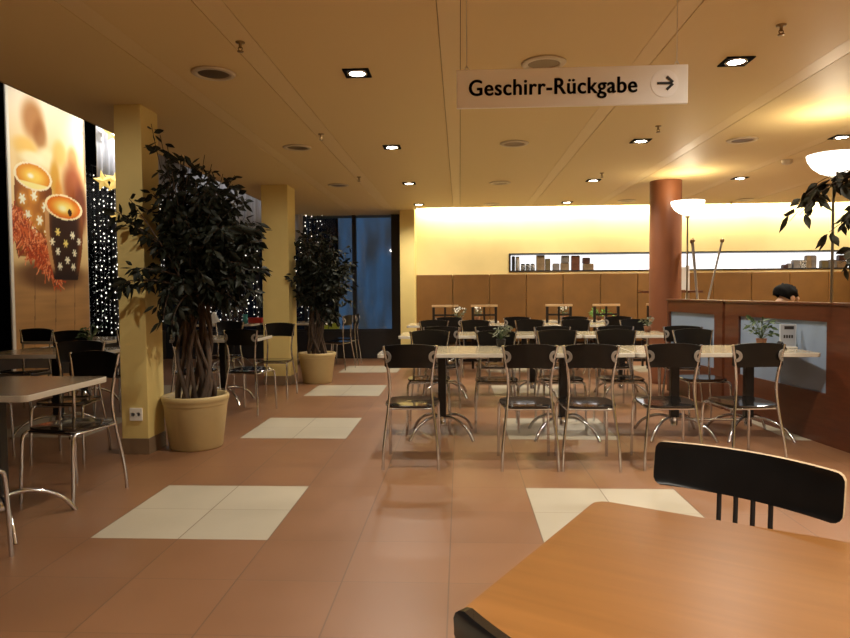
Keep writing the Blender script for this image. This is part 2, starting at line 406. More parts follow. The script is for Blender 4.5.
# candle poster on the left windows ---------------------------------------
def star_in(dx, dy, r, n=6):
    a = math.atan2(dy, dx); d = math.hypot(dx, dy)
    return d < r*(.72+.28*math.cos(n*a))
def poster():
    Y0, Y1, Z0, Z1 = 7.97, 9.68, .55, 3.98
    nu, nv = 130, 240
    V = []; F = []; C = []
    mix = lambda a, b, t: tuple(a[i]+(b[i]-a[i])*t for i in range(3))
    ss = lambda a, b, x: (lambda q: q*q*(3-2*q))(min(1, max(0, (x-a)/(b-a))))
    rs = random.Random(3)
    blobs = [(8.48, 3.54, .26, .30, (176, 118, 62), .95), (8.62, 3.38, .16, .22, (146, 88, 38), .7), (8.30, 3.16, .26, .14, (240, 190, 90), .8), (8.75, 3.08, .22, .16, (255, 240, 190), .9),
             (9.05, 3.22, .18, .2, (236, 190, 96), .8), (9.35, 3.2, .14, .2, (196, 140, 66), .8), (8.45, 3.04, .28, .10, (255, 245, 200), .8), (8.92, 2.85, .12, .3, (216, 156, 56), .9),
             (9.35, 2.80, .27, .38, (160, 82, 36), .98), (9.52, 2.5, .18, .4, (116, 54, 26), .95), (8.05, 2.6, .12, .5, (255, 222, 160), .8), (9.0, 2.66, .1, .2, (226, 140, 50), .7)]
    stars1 = [(8.22, 2.48), (8.46, 2.55), (8.68, 2.42), (8.32, 2.28), (8.56, 2.24), (8.2, 2.12), (8.44, 2.08), (8.72, 2.1)]
    stars2 = [(8.95, 2.12), (9.30, 2.10), (9.13, 1.97), (8.94, 1.85), (9.34, 1.85), (9.16, 1.74), (8.98, 1.64), (9.30, 1.64), (9.46, 2.02), (8.82, 1.98)]
    hairs = []
    for _ in range(900):
        t = rs.random(); y = 7.98+t*1.0; z = 2.15-t*.58+rs.gauss(0, .10); a = rs.uniform(0, 2*PI)
        hairs.append((y, z, math.cos(a), math.sin(a), rs.uniform(.07, .20), rs.choice([(214, 104, 52), (190, 74, 34), (240, 150, 96), (150, 56, 28)])))
    def col(y, z):
        c = mix((252, 236, 205), (240, 205, 140), ss(3.9, 2.9, z))
        for by, bz, ry, rz, bc, w in blobs:
            d = math.hypot((y-by)/ry, (z-bz)/rz); c = mix(c, bc, w*ss(1.25, .45, d))
        # wooden table
        wood = (186, 140, 86); g = pnoise(Vector((y*2.2, z*9, 3)))*.5+pnoise(Vector((y*1.2, z*30, 7)))*.3
        wood = tuple(v*(1+.16*g) for v in wood)
        for ly in (8.4, 8.85, 9.3):
            if abs(y-ly-(z-1)*.05) < .008: wood = tuple(v*.72 for v in wood)
        c = mix(c, wood, ss(1.75, 1.5, z))
        c = mix(c, (84, 50, 30), .75*ss(1.2, .6, math.hypot((y-8.8)/.75, (z-1.52)/.22)))   # printed dark ground under the lanterns
        # lantern 1
        cy, cz, ry, rz, zb = 8.46, 2.80, .37, .17, 1.75
        wl = .37*(1+.08*math.sin((z-zb)/(cz-zb)*PI)) if zb < z < cz else .37
        if z < cz and z > zb and abs(y-cy) < wl:
            e = (y-cy)/wl; c = mix((120, 64, 28), (232, 150, 60), max(0, 1-abs(e+.2)*1.1)*.8)
            for sy, sz in stars1:
                d = math.hypot(y-sy, z-sz); c = mix(c, (255, 190, 80), .6*ss(.14, .04, d))
                if star_in(y-sy, z-sz, .075): c = (255, 248, 214)
        d = math.hypot((y-cy)/ry, (z-cz)/rz)
        if d < 1:
            c = mix((255, 214, 96), (226, 140, 40), ss(.2, 1, d)) if z > cz-.08 else (255, 236, 150)
            c = mix(c, (255, 250, 220), ss(.5, .1, math.hypot((y-8.4)/.2, (z-2.80)/.1)))
        if .93 < d < 1.06: c = (255, 236, 190)
        # tinsel
        for hy, hz, ca, sa, ln, hc in hairs:
            py, pz = y-hy, z-hz
            if abs(py) < ln and abs(pz) < ln:
                q = py*ca+pz*sa; o = -py*sa+pz*ca
                if 0 < q < ln and abs(o) < .010: c = hc
        # lantern 2
        cy, cz, ry, rz, zb = 9.12, 2.48, .42, .165, 1.46
        if zb < z < cz:
            q = (z-zb)/(cz-zb); wl = .42*(.66+.38*q+.16*math.sin(q*PI))
            if abs(y-cy) < wl:
                e = (y-cy)/wl; c = mix((58, 34, 22), (150, 84, 40), ss(.55, 1., abs(e))*.9)
                if e < -.8: c = mix(c, (255, 200, 130), .6)
                for sy, sz in stars2:
                    if star_in(y-sy, z-sz, .062): c = (248, 220, 120) if (sy*100) % 2 > .5 else (252, 240, 200)
                if z < 1.66: c = mix((46, 30, 24), c, ss(1.48, 1.66, z))
        d = math.hypot((y-cy)/ry, (z-cz)/rz)
        if d < 1:
            c = mix((255, 222, 110), (226, 110, 20), ss(.15, 1, d))
            c = mix(c, (255, 246, 180), ss(.6, .1, math.hypot((y-9.08)/.25, (z-2.46)/.12)))
            if math.hypot((y-9.25)/.05, (z-2.42)/.05) < 1: c = (60, 34, 10)
        if .93 < d < 1.06: c = (255, 230, 176)
        if y < Y0+.05 or z > Z1-.05: c = (250, 240, 218)
        return c
    for j in range(nv+1):
        for i in range(nu+1):
            y = Y0+(Y1-Y0)*i/nu; z = Z0+(Z1-Z0)*j/nv
            V.append((0, y-Y0, z-Z0)); C.append(srgb(*[min(255, max(0, k)) for k in col(y, z)]))
    for j in range(nv):
        for i in range(nu):
            a = j*(nu+1)+i; F.append((a, a+1, a+nu+2, a+nu+1))
    mb = MB(); mb.add(V, F)
    m = mat('printed_banner', (1, 1, 1), .55, 0, .3); nt = m.node_tree
    at = nt.nodes.new('ShaderNodeAttribute'); at.attribute_name = 'print'
    nt.links.new(at.outputs['Color'], nt.nodes['Principled BSDF'].inputs['Base Color'])
    root = thing('poster', 'tall printed poster of glowing candle lanterns with star cut-outs hanging at the left windows', 'poster', (XL+.12, Y0, Z0))
    o = mb.build('printed_sheet', m, root)
    ca = o.data.color_attributes.new('print', 'FLOAT_COLOR', 'POINT')
    ca.data.foreach_set('color', [k for c in C for k in c])
    MB().box(-.02, -.003, -.01, Y1-Y0+.01, -.01, Z1-Z0+.01).build('backing_board', M['white'], root)
    for yy in (.2, Y1-Y0-.2): MB().tube([(-.011, yy, Z1-Z0), (-.011, yy, 4.2-Z0)], .004, 6, sub=1).build('hanging_cable', M['wire'], root)
    return root
poster()

# fairy-light curtains ----------------------------------------------------
def light_curtain(label, w, ztop, n, step, loc, rz, gap=None):
    root = thing('light_curtain', label, 'fairy lights', loc, rz)
    wi = MB(); bu = MB(); rs = random.Random(int(w*100))
    octf = [(0, 1, 4), (1, 2, 4), (2, 3, 4), (3, 0, 4), (1, 0, 5), (2, 1, 5), (3, 2, 5), (0, 3, 5)]
    for i in range(n):
        x = w*(i+.5)/n+rs.uniform(-.02, .02); zb = rs.uniform(.62, .9)
        wi.tube([(x, 0, ztop), (x, 0, zb)], .0025, 4, sub=1)
        z = zb
        while z < ztop-.05:
            r = rs.choice([.006, .008, .010, .014]); px, py, pz = x+rs.uniform(-.022, .022), -.012+rs.uniform(-.01, .01), z
            bu.add([(px+r, py, pz), (px, py+r, pz), (px-r, py, pz), (px, py-r, pz), (px, py, pz+r*1.3), (px, py, pz-r*1.3)], octf)
            z += rs.uniform(.5, 1.5)*step
    wi.tube([(0, 0, ztop), (w, 0, ztop)], .008, 6, sub=1)
    wi.build('wire_strings', M['dark_frame'], root)
    b = bu.build('bulbs', M['bulb'], root); b['kind'] = 'stuff'
    return root
light_curtain('white fairy light curtain hanging in the corner just right of the candle poster', 2.45, 3.2, 20, .10, (XL+.16, 9.76, 0), PI/2)
light_curtain('white fairy light curtain across the far dark window behind the two ficus trees', 2.9, 2.75, 28, .11, (XL+.3, 12.28, 0), 0)
# silver drapes above the curtains
def drape(label, w, z0, z1, loc, rz):
    V = []; F = []; n = int(w/.03)
    for j, z in enumerate((z0, (z0+z1)/2, z1)):
        for i in range(n+1):
            V.append((w*i/n, .025*math.sin(i*1.15)+.01*math.sin(i*.37), z))
    for j in range(2):
        for i in range(n): a = j*(n+1)+i; F.append((a, a+1, a+n+2, a+n+1))
    mb = MB(); mb.add(V, F, 0, True)
    o = mb.build('drape', M['drape'], None, loc, rz)
    sm = o.modifiers.new('thick', 'SOLIDIFY'); sm.thickness = .004
    tag(o, label, 'drape')
drape('silver grey pleated drape high beside the candle poster', 2.4, 3.02, 4.15, (XL+.27, 9.74, 0), PI/2)
drape('silver grey pleated drape high on the far window behind the big ficus', 2.5, 2.2, 4.15, (XL+.3, 12.16, 0), 0)
def star(label, c, r, rz, m):
    V = [(0, -.012, 0), (0, .012, 0)]
    for k in range(10):
        a = PI/2+k*PI/5; q = r if k % 2 == 0 else r*.45
        V.append((q*math.cos(a), 0, q*math.sin(a)))
    F = []
    for k in range(10):
        a, b = 2+k, 2+(k+1) % 10; F += [(0, b, a), (1, a, b)]
    mb = MB(); mb.add(V, F); o = thing('star_ornament', label, 'star', c, rz)
    mb.build('foil_star', m, o).rotation_euler.y = rnd(-.3, .3)
    MB().tube([(0, 0, r*.5), (0, 0, 4.2-c[2])], .0015, 4, sub=1).build('thread', M['wire'], o)
for (y, z, r, lab) in ((9.9, 3.70, .15, 'gold foil star at the top right corner of the candle poster'), (9.62, 2.93, .16, 'gold foil star overlapping the right edge of the candle poster'),
                       (10.0, 2.98, .21, 'large gold foil star right of the candle poster'), (10.5, 3.25, .17, 'gold foil star in front of the silver drape beside the near column'),
                       (10.65, 2.95, .16, 'gold foil star just left of the near yellow column'), (9.95, 2.42, .10, 'small gold star low in the fairy lights by the poster edge'),
                       (10.2, 2.25, .10, 'lowest small gold star among the fairy lights')):
    star(lab, (XL+.42, y, z), r, PI/2-.5, M['gold'])

# ------------------------------------------------------------------ ceiling fittings
def downlight_proto(label, loc):
    root = thing('downlight', label, 'downlight', loc, 0, 'square black downlights in the ceiling')
    f = MB(); a, b = .086, .068
    for x0, x1, y0, y1 in ((-a, a, -a, -b), (-a, a, b, a), (-a, -b, -b, b), (b, a, -b, b)): f.box(x0, x1, y0, y1, -.008, 0)
    f.box(-b, b, -b, b, -.003, 0)
    f.build('frame', M['black_bezel'], root)
    MB().lathe([(.052, -.009), (.066, -.013), (.068, -.004)], 20).build('reflector', M['chrome'], root)
    MB().lathe([(0, -.012), (.03, -.012), (.052, -.008)], 20).build('bulb', M['lamp_on'], root)
    return root
DL = []
order = {-.67: 'left row', 1.76: 'middle row', 3.65: 'right row'}
seen = {(-.67, 4.4): 'nearest in the left row of downlights', (-.67, 6.64): 'second nearest in the left row of downlights', (-.67, 8.86): 'third in the left row of downlights',
        (-.67, 11.0): 'farthest in the left row of downlights, near the lit back wall', (1.76, 4.36): 'near downlight right of the hanging sign', (1.76, 6.58): 'second in the row of downlights right of the sign',
        (1.76, 8.86): 'third in the row right of the sign, before the round pillar', (1.76, 11.0): 'farthest in the row of downlights right of the sign',
        (3.65, 6.58): 'far right downlight above the bowl lamp', (3.65, 8.88): 'far downlight between the two bowl lamps', (3.65, 11.0): 'farthest downlight on the right, close to the lit wall'}
proto = None
for (x, y), lab in seen.items():
    lab = 'square black ceiling light, '+lab
    if proto is None: proto = downlight_proto(lab, (x, y, CH))
    else: dup(proto, (x, y, CH), 0, lab)
def spot(x, y, z, e, size=150, col=(1, .93, .80), blend=1, r=.05, rot=(0, 0, 0)):  # serves the ceiling downlights and the spots added as fill
    l = bpy.data.lights.new('downlight_or_fill_spot', 'SPOT'); l.energy = e; l.spot_size = math.radians(size); l.spot_blend = blend
    l.color = col; l.shadow_soft_size = r
    o = bpy.data.objects.new('downlight_or_fill_spot', l); COL.objects.link(o); o.location = (x, y, z); o.rotation_euler = rot
    return o
E_DOWN = 165
for x in (-.67, 1.76, 3.65, 6.0):
    for y in (-2.2, .0, 2.2, 4.38, 6.6, 8.86, 11.0):
        if x == -.67 and y == 2.2: continue
        spot(x, y, CH-.03, E_DOWN*(2.1 if y == .0 and x < 3 else 1))

vents = {(-1.61, 4.33): 'nearest vent disc on the left of the ceiling', (-1.61, 6.57): 'second vent disc on the left of the ceiling', (-1.63, 8.91): 'far vent disc on the left, above the small ficus',
         (.54, 4.3): 'vent disc just above the hanging sign', (.54, 6.58): 'vent disc below the middle of the hanging sign', (.54, 8.93): 'small vent disc below the sign, third of its row', (.53, 11.1): 'farthest vent disc in the row below the sign',
         (2.74, 6.62): 'vent disc to the right of the round pillar', (2.70, 10.9): 'far vent disc beside the top of the round pillar', (4.6, 11.0): 'far right vent disc near the lit back wall'}
proto = None
for (x, y), lab in vents.items():
    lab = 'round beige ceiling '+lab
    if proto is None:
        proto = thing('ceiling_vent', lab, 'vent', (x, y, CH), 0, 'round vents in the ceiling')
        MB().lathe([(.135, 0), (.143, -.004), (.135, -.012), (.105, -.015), (.10, -.008)], 28).build('rim', M['metal_white'], proto)
        MB().lathe([(.10, -.006), (.04, -.009), (0, -.009)], 28).build('mesh_disc', M['brass'], proto)
    else: dup(proto, (x, y, CH), 0, lab)
SPS = .72
spr = {(-1.26, 3.82): 'nearest sprinkler on the left of the ceiling', (-1.26, 6.05): 'second sprinkler on the left of the ceiling', (-1.26, 8.32): 'far sprinkler on the left of the ceiling',
       (1.77, 3.79): 'near sprinkler at the top right, right of the sign', (1.76, 6.01): 'sprinkler below the right end of the sign', (1.76, 8.33): 'far sprinkler left of the round pillar', (4.5, 11.28): 'far right sprinkler before the lit wall'}
proto = None
for (x, y), lab in spr.items():
    lab = 'small dull brass '+lab
    if proto is None:
        proto = thing('sprinkler', lab, 'sprinkler', (x, y, CH), 0, 'sprinklers in the ceiling')
        proto.scale = (SPS, SPS, SPS)
        MB().lathe([(.038, 0), (.036, -.008), (.012, -.012), (.012, -.045)], 14).build('base_cup', M['brass'], proto)
        a = MB(); a.tube([(-.012, 0, -.04), (-.016, 0, -.055), (0, 0, -.072)], .004, 6); a.tube([(.012, 0, -.04), (.016, 0, -.055), (0, 0, -.072)], .004, 6)
        a.lathe([(0, -.072), (.026, -.072), (.024, -.078), (0, -.078)], 12); a.build('deflector', M['brass'], proto)
    else: dup(proto, (x, y, CH), 0, lab)
sd = thing('smoke_detector', 'small cream smoke detector on the ceiling left of the near bowl lamp', 'smoke detector', (3.68, 7.7, CH))
MB().lathe([(.06, 0), (.06, -.03), (.045, -.05), (0, -.055)], 20).build('housing', M['metal_white'], sd)

# ------------------------------------------------------------------ hanging sign
sg = thing('hanging_sign', 'long cream sign reading Geschirr-Rückgabe with an arrow, hung from the ceiling on two wires', 'sign', (.48, 2.9, 2.122))
MB().box(-.49, .49, -.008, .008, -.082, .082, bev=.003).build('board', M['sign'], sg)
def text_mesh(txt, size, offset, name):
    cu = bpy.data.curves.new(name, 'FONT'); cu.body = txt; cu.size = size; cu.extrude = .0012; cu.space_character = 1.06
    o = bpy.data.objects.new('tmp', cu); COL.objects.link(o); bpy.context.view_layer.update()
    me = bpy.data.meshes.new_from_object(o.evaluated_get(bpy.context.evaluated_depsgraph_get()))
    bpy.data.objects.remove(o); bpy.data.curves.remove(cu); me.name = name; return me
me0 = text_mesh('Geschirr-Rückgabe', .098, 0, 'lettering')
tb = MB()
for dx, dy in ((-.0024, 0), (-.0012, .0008), (0, -.0008), (.0012, .0008), (.0024, 0), (0, .001)):
    tb.add([(v.co.x+dx, v.co.y+dy, v.co.z) for v in me0.vertices], [tuple(p.vertices) for p in me0.polygons])
me = tb.mesh('lettering', M['sign_text']); bpy.data.meshes.remove(me0)
xs = [v.co.x for v in me.vertices]; w0, w1 = min(xs), max(xs); k = .715/(w1-w0)
for v in me.vertices: v.co.x = (v.co.x-w0)*k; v.co.y *= .98
lt = bpy.data.objects.new('lettering', me); COL.objects.link(lt); lt.parent = sg; lt.location = (-.437, -.0095, -.030); lt.rotation_euler = (PI/2, 0, 0)
MB().lathe([(0, 0), (.058, 0), (.058, .0015), (0, .0015)], 36, smooth=False).build('arrow_disc', M['sign_disc'], sg).matrix_local = Matrix.Translation((.392, -.008, .004)) @ Matrix.Rotation(PI/2, 4, 'X')
ar = MB()
def bar2(p, q, w):
    p, q = Vector((p[0], 0, p[1])), Vector((q[0], 0, q[1])); d = (q-p).normalized(); n = Vector((-d.z, 0, d.x))*w/2
    V = [p+n, p-n, q-n, q+n]; V = [v+Vector((0, s, 0)) for s in (-.0012, .0012) for v in V]
    ar.add(V, [(0, 1, 2, 3), (7, 6, 5, 4), (0, 4, 5, 1), (1, 5, 6, 2), (2, 6, 7, 3), (3, 7, 4, 0)])
bar2((-.032, 0), (.030, 0), .010); bar2((.034, .003), (.008, .027), .011); bar2((.034, -.003), (.008, -.027), .011)
ar.build('arrow', M['sign_text'], sg, (.392, -.0112, .004))
for x in (-.445, .445):
    wr = MB(); wr.tube([(x, 0, .09), (x, 0, CH-2.122)], .0018, 6, sub=1); wr.tube([(x, 0, .07), (x+.008, 0, .085), (x, 0, .098), (x-.008, 0, .085), (x, 0, .07)], .002, 6)
    wr.build('hanging_wire', M['wire'], sg)

# ------------------------------------------------------------------ cafe chair
def curved_panel(hw, z0, z1, yc, arc, lean, th, crown=.0, nx=14, nz=5, corner=.02, mi_face=0, mi_edge=0):
    """curved plywood back: ends forward (+Y)"""
    mb = MB(); G = {}
    for sd_ in (0, 1):
        V = []
        for j in range(nz+1):
            for i in range(nx+1):
                u = -1+2*i/nx; v = .5-.5*math.cos(PI*j/nz)
                # rounded corners
                zz = z0+(z1-z0)*v
                ex = 1.
                d = min(v, 1-v)*(z1-z0)
                if d < corner: ex = 1-(corner-math.sqrt(max(0, corner**2-(corner-d)**2)))/hw
                x = hw*u*ex
                z = zz-crown*u*u*(1 if v > .5 else .4)
                y = yc+arc*u*u-lean*v+(th if sd_ else 0)
                V.append((x, y, z))
        G[sd_] = V
    n = nx+1
    F = []; B = []
    for j in range(nz):
        for i in range(nx):
            a = j*n+i; F.append((a, a+1, a+n+1, a+n)); B.append((a+n, a+n+1, a+1, a))
    mb.add(G[0], F, mi_face, True); mb.add(G[1], B, mi_face, True)
    ring = [i for i in range(n)]+[j*n+nx for j in range(1, nz+1)]+[nz*n+i for i in range(nx-1, -1, -1)]+[j*n for j in range(nz-1, 0, -1)]
    R = len(ring); V = [G[0][i] for i in ring]+[G[1][i] for i in ring]
    mb.add(V, [(k, R+k, R+(k+1) % R, (k+1) % R) for k in range(R)], mi_edge)
    return mb
def make_chair():
    root = thing('cafe_chair', 'x', 'chair')
    curved_panel(.182, .718, .885, -.226, .030, .010, .011, crown=.012).build('backrest', [M['black_wood']], root)
    MB().slab(superell(.195, .20, 3.4, 28, 0, .0), .437, .452, .004, dish=.005).build('seat', M['black_seat'], root).rotation_euler.x = math.radians(1.0)
    for s in (-1, 1):
        MB().tube([(s*.196, -.238, .0), (s*.188, -.222, .18), (s*.160, -.190, .42), (s*.147, -.182, .58), (s*.160, -.193, .72), (s*.187, -.204, .872)], .0105, 8, sub=5).build('rear_leg', M['chrome'], root)
        MB().tube([(s*.19, .205, .0), (s*.187, .197, .2), (s*.183, .186, .385), (s*.178, .165, .420), (s*.172, .12, .426), (s*.160, -.183, .424)], .0105, 8, sub=4).build('front_leg', M['chrome'], root)
        rg = MB(); V = []; n = 12
        for k in range(n+1):
            a = -PI/2+PI*k/n
            for r_, yy in ((.020, 0), (.042, 0), (.042, .006), (.020, .006)): V.append((-s*r_*math.cos(a), yy, r_*math.sin(a)))
        F = [(4*k+j, 4*k+(j+1) % 4, 4*k+4+(j+1) % 4, 4*k+4+j) for k in range(n) for j in range(4)]+[(0, 1, 2, 3), (4*n+3, 4*n+2, 4*n+1, 4*n)]
        rg.add(V, F)
        o = rg.build('ring_bracket', M['bracket'], root)
        o.matrix_local = Matrix.Translation((s*.172, -.217, .795)) @ Matrix.Rotation(s*.32, 4, 'Z')
    MB().tube([(-.160, -.175, .424), (.160, -.175, .424)], .009, 8, sub=1).build('cross_bar', M['chrome'], root)
    MB().tube([(-.176, .15, .424), (.176, .15, .424)], .009, 8, sub=1).build('cross_bar', M['chrome'], root)
    return root
CH0 = make_chair(); first = [True]
def chair(x, y, deg, label, group=None):
    if first[0]:
        first[0] = False; CH0.location = (x, y, 0); CH0.rotation_euler.z = math.radians(deg); CH0['label'] = label
        if group: CH0['group'] = group
        return CH0
    return dup(CH0, (x, y, 0), math.radians(deg), label, group)
ORD = ['leftmost', 'second from left', 'third from left', 'fourth from left', 'rightmost']
gA, gB, gC = 'cafe chairs at the front table row', 'cafe chairs at the middle table row', 'cafe chairs at the back table row'
for k, (x, y, d) in enumerate(((-.352, 4.82, 0), (.478, 4.80, 1), (.905, 4.80, -1), (1.475, 4.83, -2), (2.015, 4.84, 9))):
    chair(x, y, d, 'black cafe chair with its back to us, front table row, '+ORD[k], gA)
for k, (x, y, d) in enumerate(((-.29, 6.10, 180), (.33, 6.02, 178), (.92, 6.10, 182), (1.47, 6.12, 180), (2.20, 6.14, 183))):
    chair(x, y, d, 'black cafe chair facing us across the front table row, '+ORD[k], gA)
for k, (x, y, d) in enumerate(((-.20, 7.22, 0), (.36, 7.22, -3), (.95, 7.18, 4), (1.62, 7.2, 0), (2.33, 7.12, -12))):
    chair(x, y, d, 'black cafe chair with its back to us, middle table row, '+ORD[k], gB)
for k, (x, y, d) in enumerate(((-.34, 8.40, 180), (.18, 8.36, 176), (.91, 8.42, 183), (1.48, 8.38, 180), (2.22, 8.33, 180))):
    chair(x, y, d, 'black cafe chair facing us behind the middle table row, '+ORD[k], gB)
for k, (x, y, d) in enumerate(((-.17, 9.80, 3), (.82, 9.78, 0), (1.66, 9.8, -4), (2.25, 9.76, 0))):
    chair(x, y, d, 'black cafe chair with its back to us, third table row, '+['leftmost', 'second from left', 'third from left', 'rightmost'][k], gC)
gL = 'cafe chairs in the left seating area'
chair(-2.40, 3.93, 168, 'black cafe chair tucked against the far side of the near left table, before the column', gL)
chair(-2.34, 2.80, 0, 'cafe chair at the left photo edge, only a chrome leg showing by the near table', gL)
chair(-2.98, 4.86, 186, 'black cafe chair directly behind the chair at the near left table', gL)
chair(-3.58, 4.66, 20, 'black cafe chair at the left photo edge behind the near left table', gL)
chair(-3.95, 6.32, 182, 'black cafe chair facing us below the middle of the candle poster', gL)
chair(-4.62, 6.76, 178, 'black cafe chair facing us below the left part of the candle poster', gL)
chair(-3.42, 6.52, 176, 'black cafe chair facing us just left of the near yellow column', gL)
chair(-2.21, 6.84, -10, 'black cafe chair with its back to us right of the big ficus pot', gL)
chair(-2.22, 7.82, 180, 'black cafe chair facing us in front of the far yellow column', gL)
chair(-3.02, 8.30, 180, 'black cafe chair facing us behind the table next to the big ficus trunk', gL)
chair(-2.75, 6.72, 4, 'black cafe chair seen between the near column and the big ficus trunk', gL)
chair(-1.98, 11.35, 90, 'cafe chair seen from the side just right of the small ficus trunk', gL)
chair(-2.02, 10.72, 75, 'cafe chair turned sideways directly behind the small ficus trunk', gL)
chair(-3.05, 11.25, -90, 'cafe chair seen sideways between the far column and the small ficus', gL)
chair(-4.3, 10.3, 0, 'black cafe chair far back behind the big ficus, under the fairy lights', gL)

# ------------------------------------------------------------------ tables
def make_table(w, d, label, loc, peds=(0,), rz=0, group=None, bar=False, top='pale_top', feet_rot=45, py=0.):
    root = thing('cafe_table', label, 'table', loc, rz, group)
    tp = MB().slab(rrect(-w/2, w/2, -d/2, d/2, .035), .712, .745, .003, mi=1, mtop=0)
    tp.build('tabletop', [M[top], M['pale_edge']], root)
    for px in peds:
        c = MB(); c.box(px-.034, px+.034, -.034, .034, .17, .700, bev=.006); c.box(px-.2, px+.2, -.02, .02, .695, .712); c.box(px-.02, px+.02, -.24, .24, .695, .712)
        c.build('pedestal', M['black_metal'], root, (0, py, 0))
        MB().lathe([(.030, .085), (.030, .18), (0, .18)], 16, c=(px, py, 0)).build('collar', M['chrome'], root)
        for k in range(4):
            a = math.radians(feet_rot+90*k); ca, sa = math.cos(a), math.sin(a)
            pts = [(px+ca*r, py+sa*r, z) for r, z in ((.02, .155), (.12, .165), (.22, .140), (.31, .085), (.375, .0))]
            MB().tube(pts, .0125, 8, sub=4).build('foot', M['chrome'], root)
    if bar: MB().tube([(min(peds), 0, .14), (max(peds), 0, .14)], .012, 8, sub=1).build('cross_bar', M['chrome'], root)
    return root
gT = 'pale wooden tables of the middle rows'
T1 = make_table(1.04, .78, 'pale laminate cafe table at the left end of the front row', (-.16, 5.74, 0), group=gT)
dup(T1, (.885, 5.74, 0), 0, 'pale laminate cafe table in the middle of the front row')
make_table(1.44, .78, 'long pale table with two pedestals at the right end of the front row', (2.13, 5.74, 0), (-.30, .32), 0, gT, True)
dup(T1, (-.19, 7.92, 0), 0, 'pale laminate cafe table at the left end of the middle row')
dup(T1, (.86, 7.92, 0), 0, 'pale laminate cafe table in the middle of the second row')
dup(T1, (1.91, 7.92, 0), 0, 'pale laminate cafe table at the right end of the second row')
dup(T1, (-.28, 10.22, 0), 0, 'pale laminate cafe table at the left end of the third row')
dup(T1, (.98, 10.22, 0), 0, 'pale laminate cafe table in the middle of the third row')
dup(T1, (2.10, 10.22, 0), 0, 'pale laminate cafe table at the right end of the third row')
T2 = make_table(1.15, .5, 'narrow pale table along the banquette, left of the two', (.08, 11.42, 0), group='tables along the banquette')
dup(T2, (1.95, 11.42, 0), 0, 'narrow pale table along the banquette, right of the two')
gT2 = 'tables in the left seating area'
T3 = make_table(.66, .78, 'wooden cafe table cut by the left photo edge, nearest on the left', (-2.50, 3.565, 0), group=gT2, top='oak_top', py=-.15)
T4 = make_table(.95, .74, 'wooden cafe table behind the near left table, with a small plant', (-3.62, 5.74, 0), group=gT2)
dup(T4, (-4.3, 7.3, 0), 0, 'wooden cafe table far left below the candle poster', gT2)
dup(T4, (-2.72, 7.44, 0), 0, 'cafe table right behind the big ficus, before the far column', gT2)
dup(T4, (-3.85, 10.95, 0), 0, 'far cafe table under the fairy lights with a white tent card', gT2)
dup(T3, (-2.55, 11.2, 0), 0, 'small far cafe table behind the small ficus at the dark window', gT2)

# foreground table and its two spindle chairs
A1 = math.radians(-30)
FL = Vector((.325, 1.60)); e1 = Vector((math.cos(A1), math.sin(A1))); e2 = Vector((math.sin(A1), -math.cos(A1)))
TW, TD = 1.25, .70
c2 = FL+e1*TW/2+e2*TD/2
ft = thing('wooden_table', 'orange-brown wooden table with rounded corner in the right foreground', 'table', (c2.x, c2.y, 0), A1)
MB().slab(rrect(-TW/2, TW/2, -TD/2, TD/2, .035), .715, .745, .004, mi=1, mtop=0).build('tabletop', [M['table_wood'], M['back_chair_wood']], ft)
cc = MB(); cc.box(-.035, .035, -.035, .035, .15, .70, bev=.006); cc.box(-.45, .45, -.025, .025, .69, .715); cc.box(-.025, .025, -.28, .28, .69, .715); cc.build('pedestal', M['black_metal'], ft)
MB().lathe([(.03, .085), (.03, .17), (0, .17)], 16).build('collar', M['chrome'], ft)
for k in range(4):
    a = math.radians(45+90*k); pts = [(math.cos(a)*r, math.sin(a)*r, z) for r, z in ((.02, .155), (.12, .165), (.22, .14), (.31, .085), (.38, 0))]
    MB().tube(pts, .0125, 8).build('foot', M['chrome'], ft)
def spindle_chair(loc, rz, label, edge='ply_edge'):
    root = thing('spindle_chair', label, 'chair', (*loc, 0), rz, 'spindle-back chairs at the foreground table')
    curved_panel(.217, .750, .861, -.235, .032, .015, .014, crown=.003, corner=.022, nz=12, mi_edge=1).build('backrest', [M['black_wood'], M[edge]], root)
    MB().slab(superell(.205, .20, 3.2, 28), .435, .455, .005, dish=.010).build('seat', M['black_seat'], root)
    for x in (-.060, -.020, .020, .060):
        MB().tube([(x*.9, -.172, .450), (x, -.215, .60), (x, -.224, .70), (x, -.226, .752)], .006, 8).build('spindle', M['black_metal'], root)
    for sx in (-1, 1):
        MB().tube([(sx*.18, .18, 0), (sx*.172, .165, .22), (sx*.165, .15, .437)], .012, 8).build('leg', M['chrome'], root)
        MB().tube([(sx*.18, -.2, 0), (sx*.172, -.175, .22), (sx*.165, -.15, .437)], .012, 8).build('leg', M['chrome'], root)
    fr = MB(); fr.tube([(-.165, .15, .425), (.165, .15, .425), (.165, -.15, .425), (-.165, -.15, .425)], .009, 8, sub=1, closed=True); fr.build('seat_frame', M['chrome'], root)
    return root
spindle_chair((.518, 1.442), math.radians(135), 'black spindle-back chair behind the foreground wooden table')
spindle_chair((.295, .812), math.radians(-45), 'black chair whose back tip shows at the bottom edge beside the foreground table', 'black_seat')

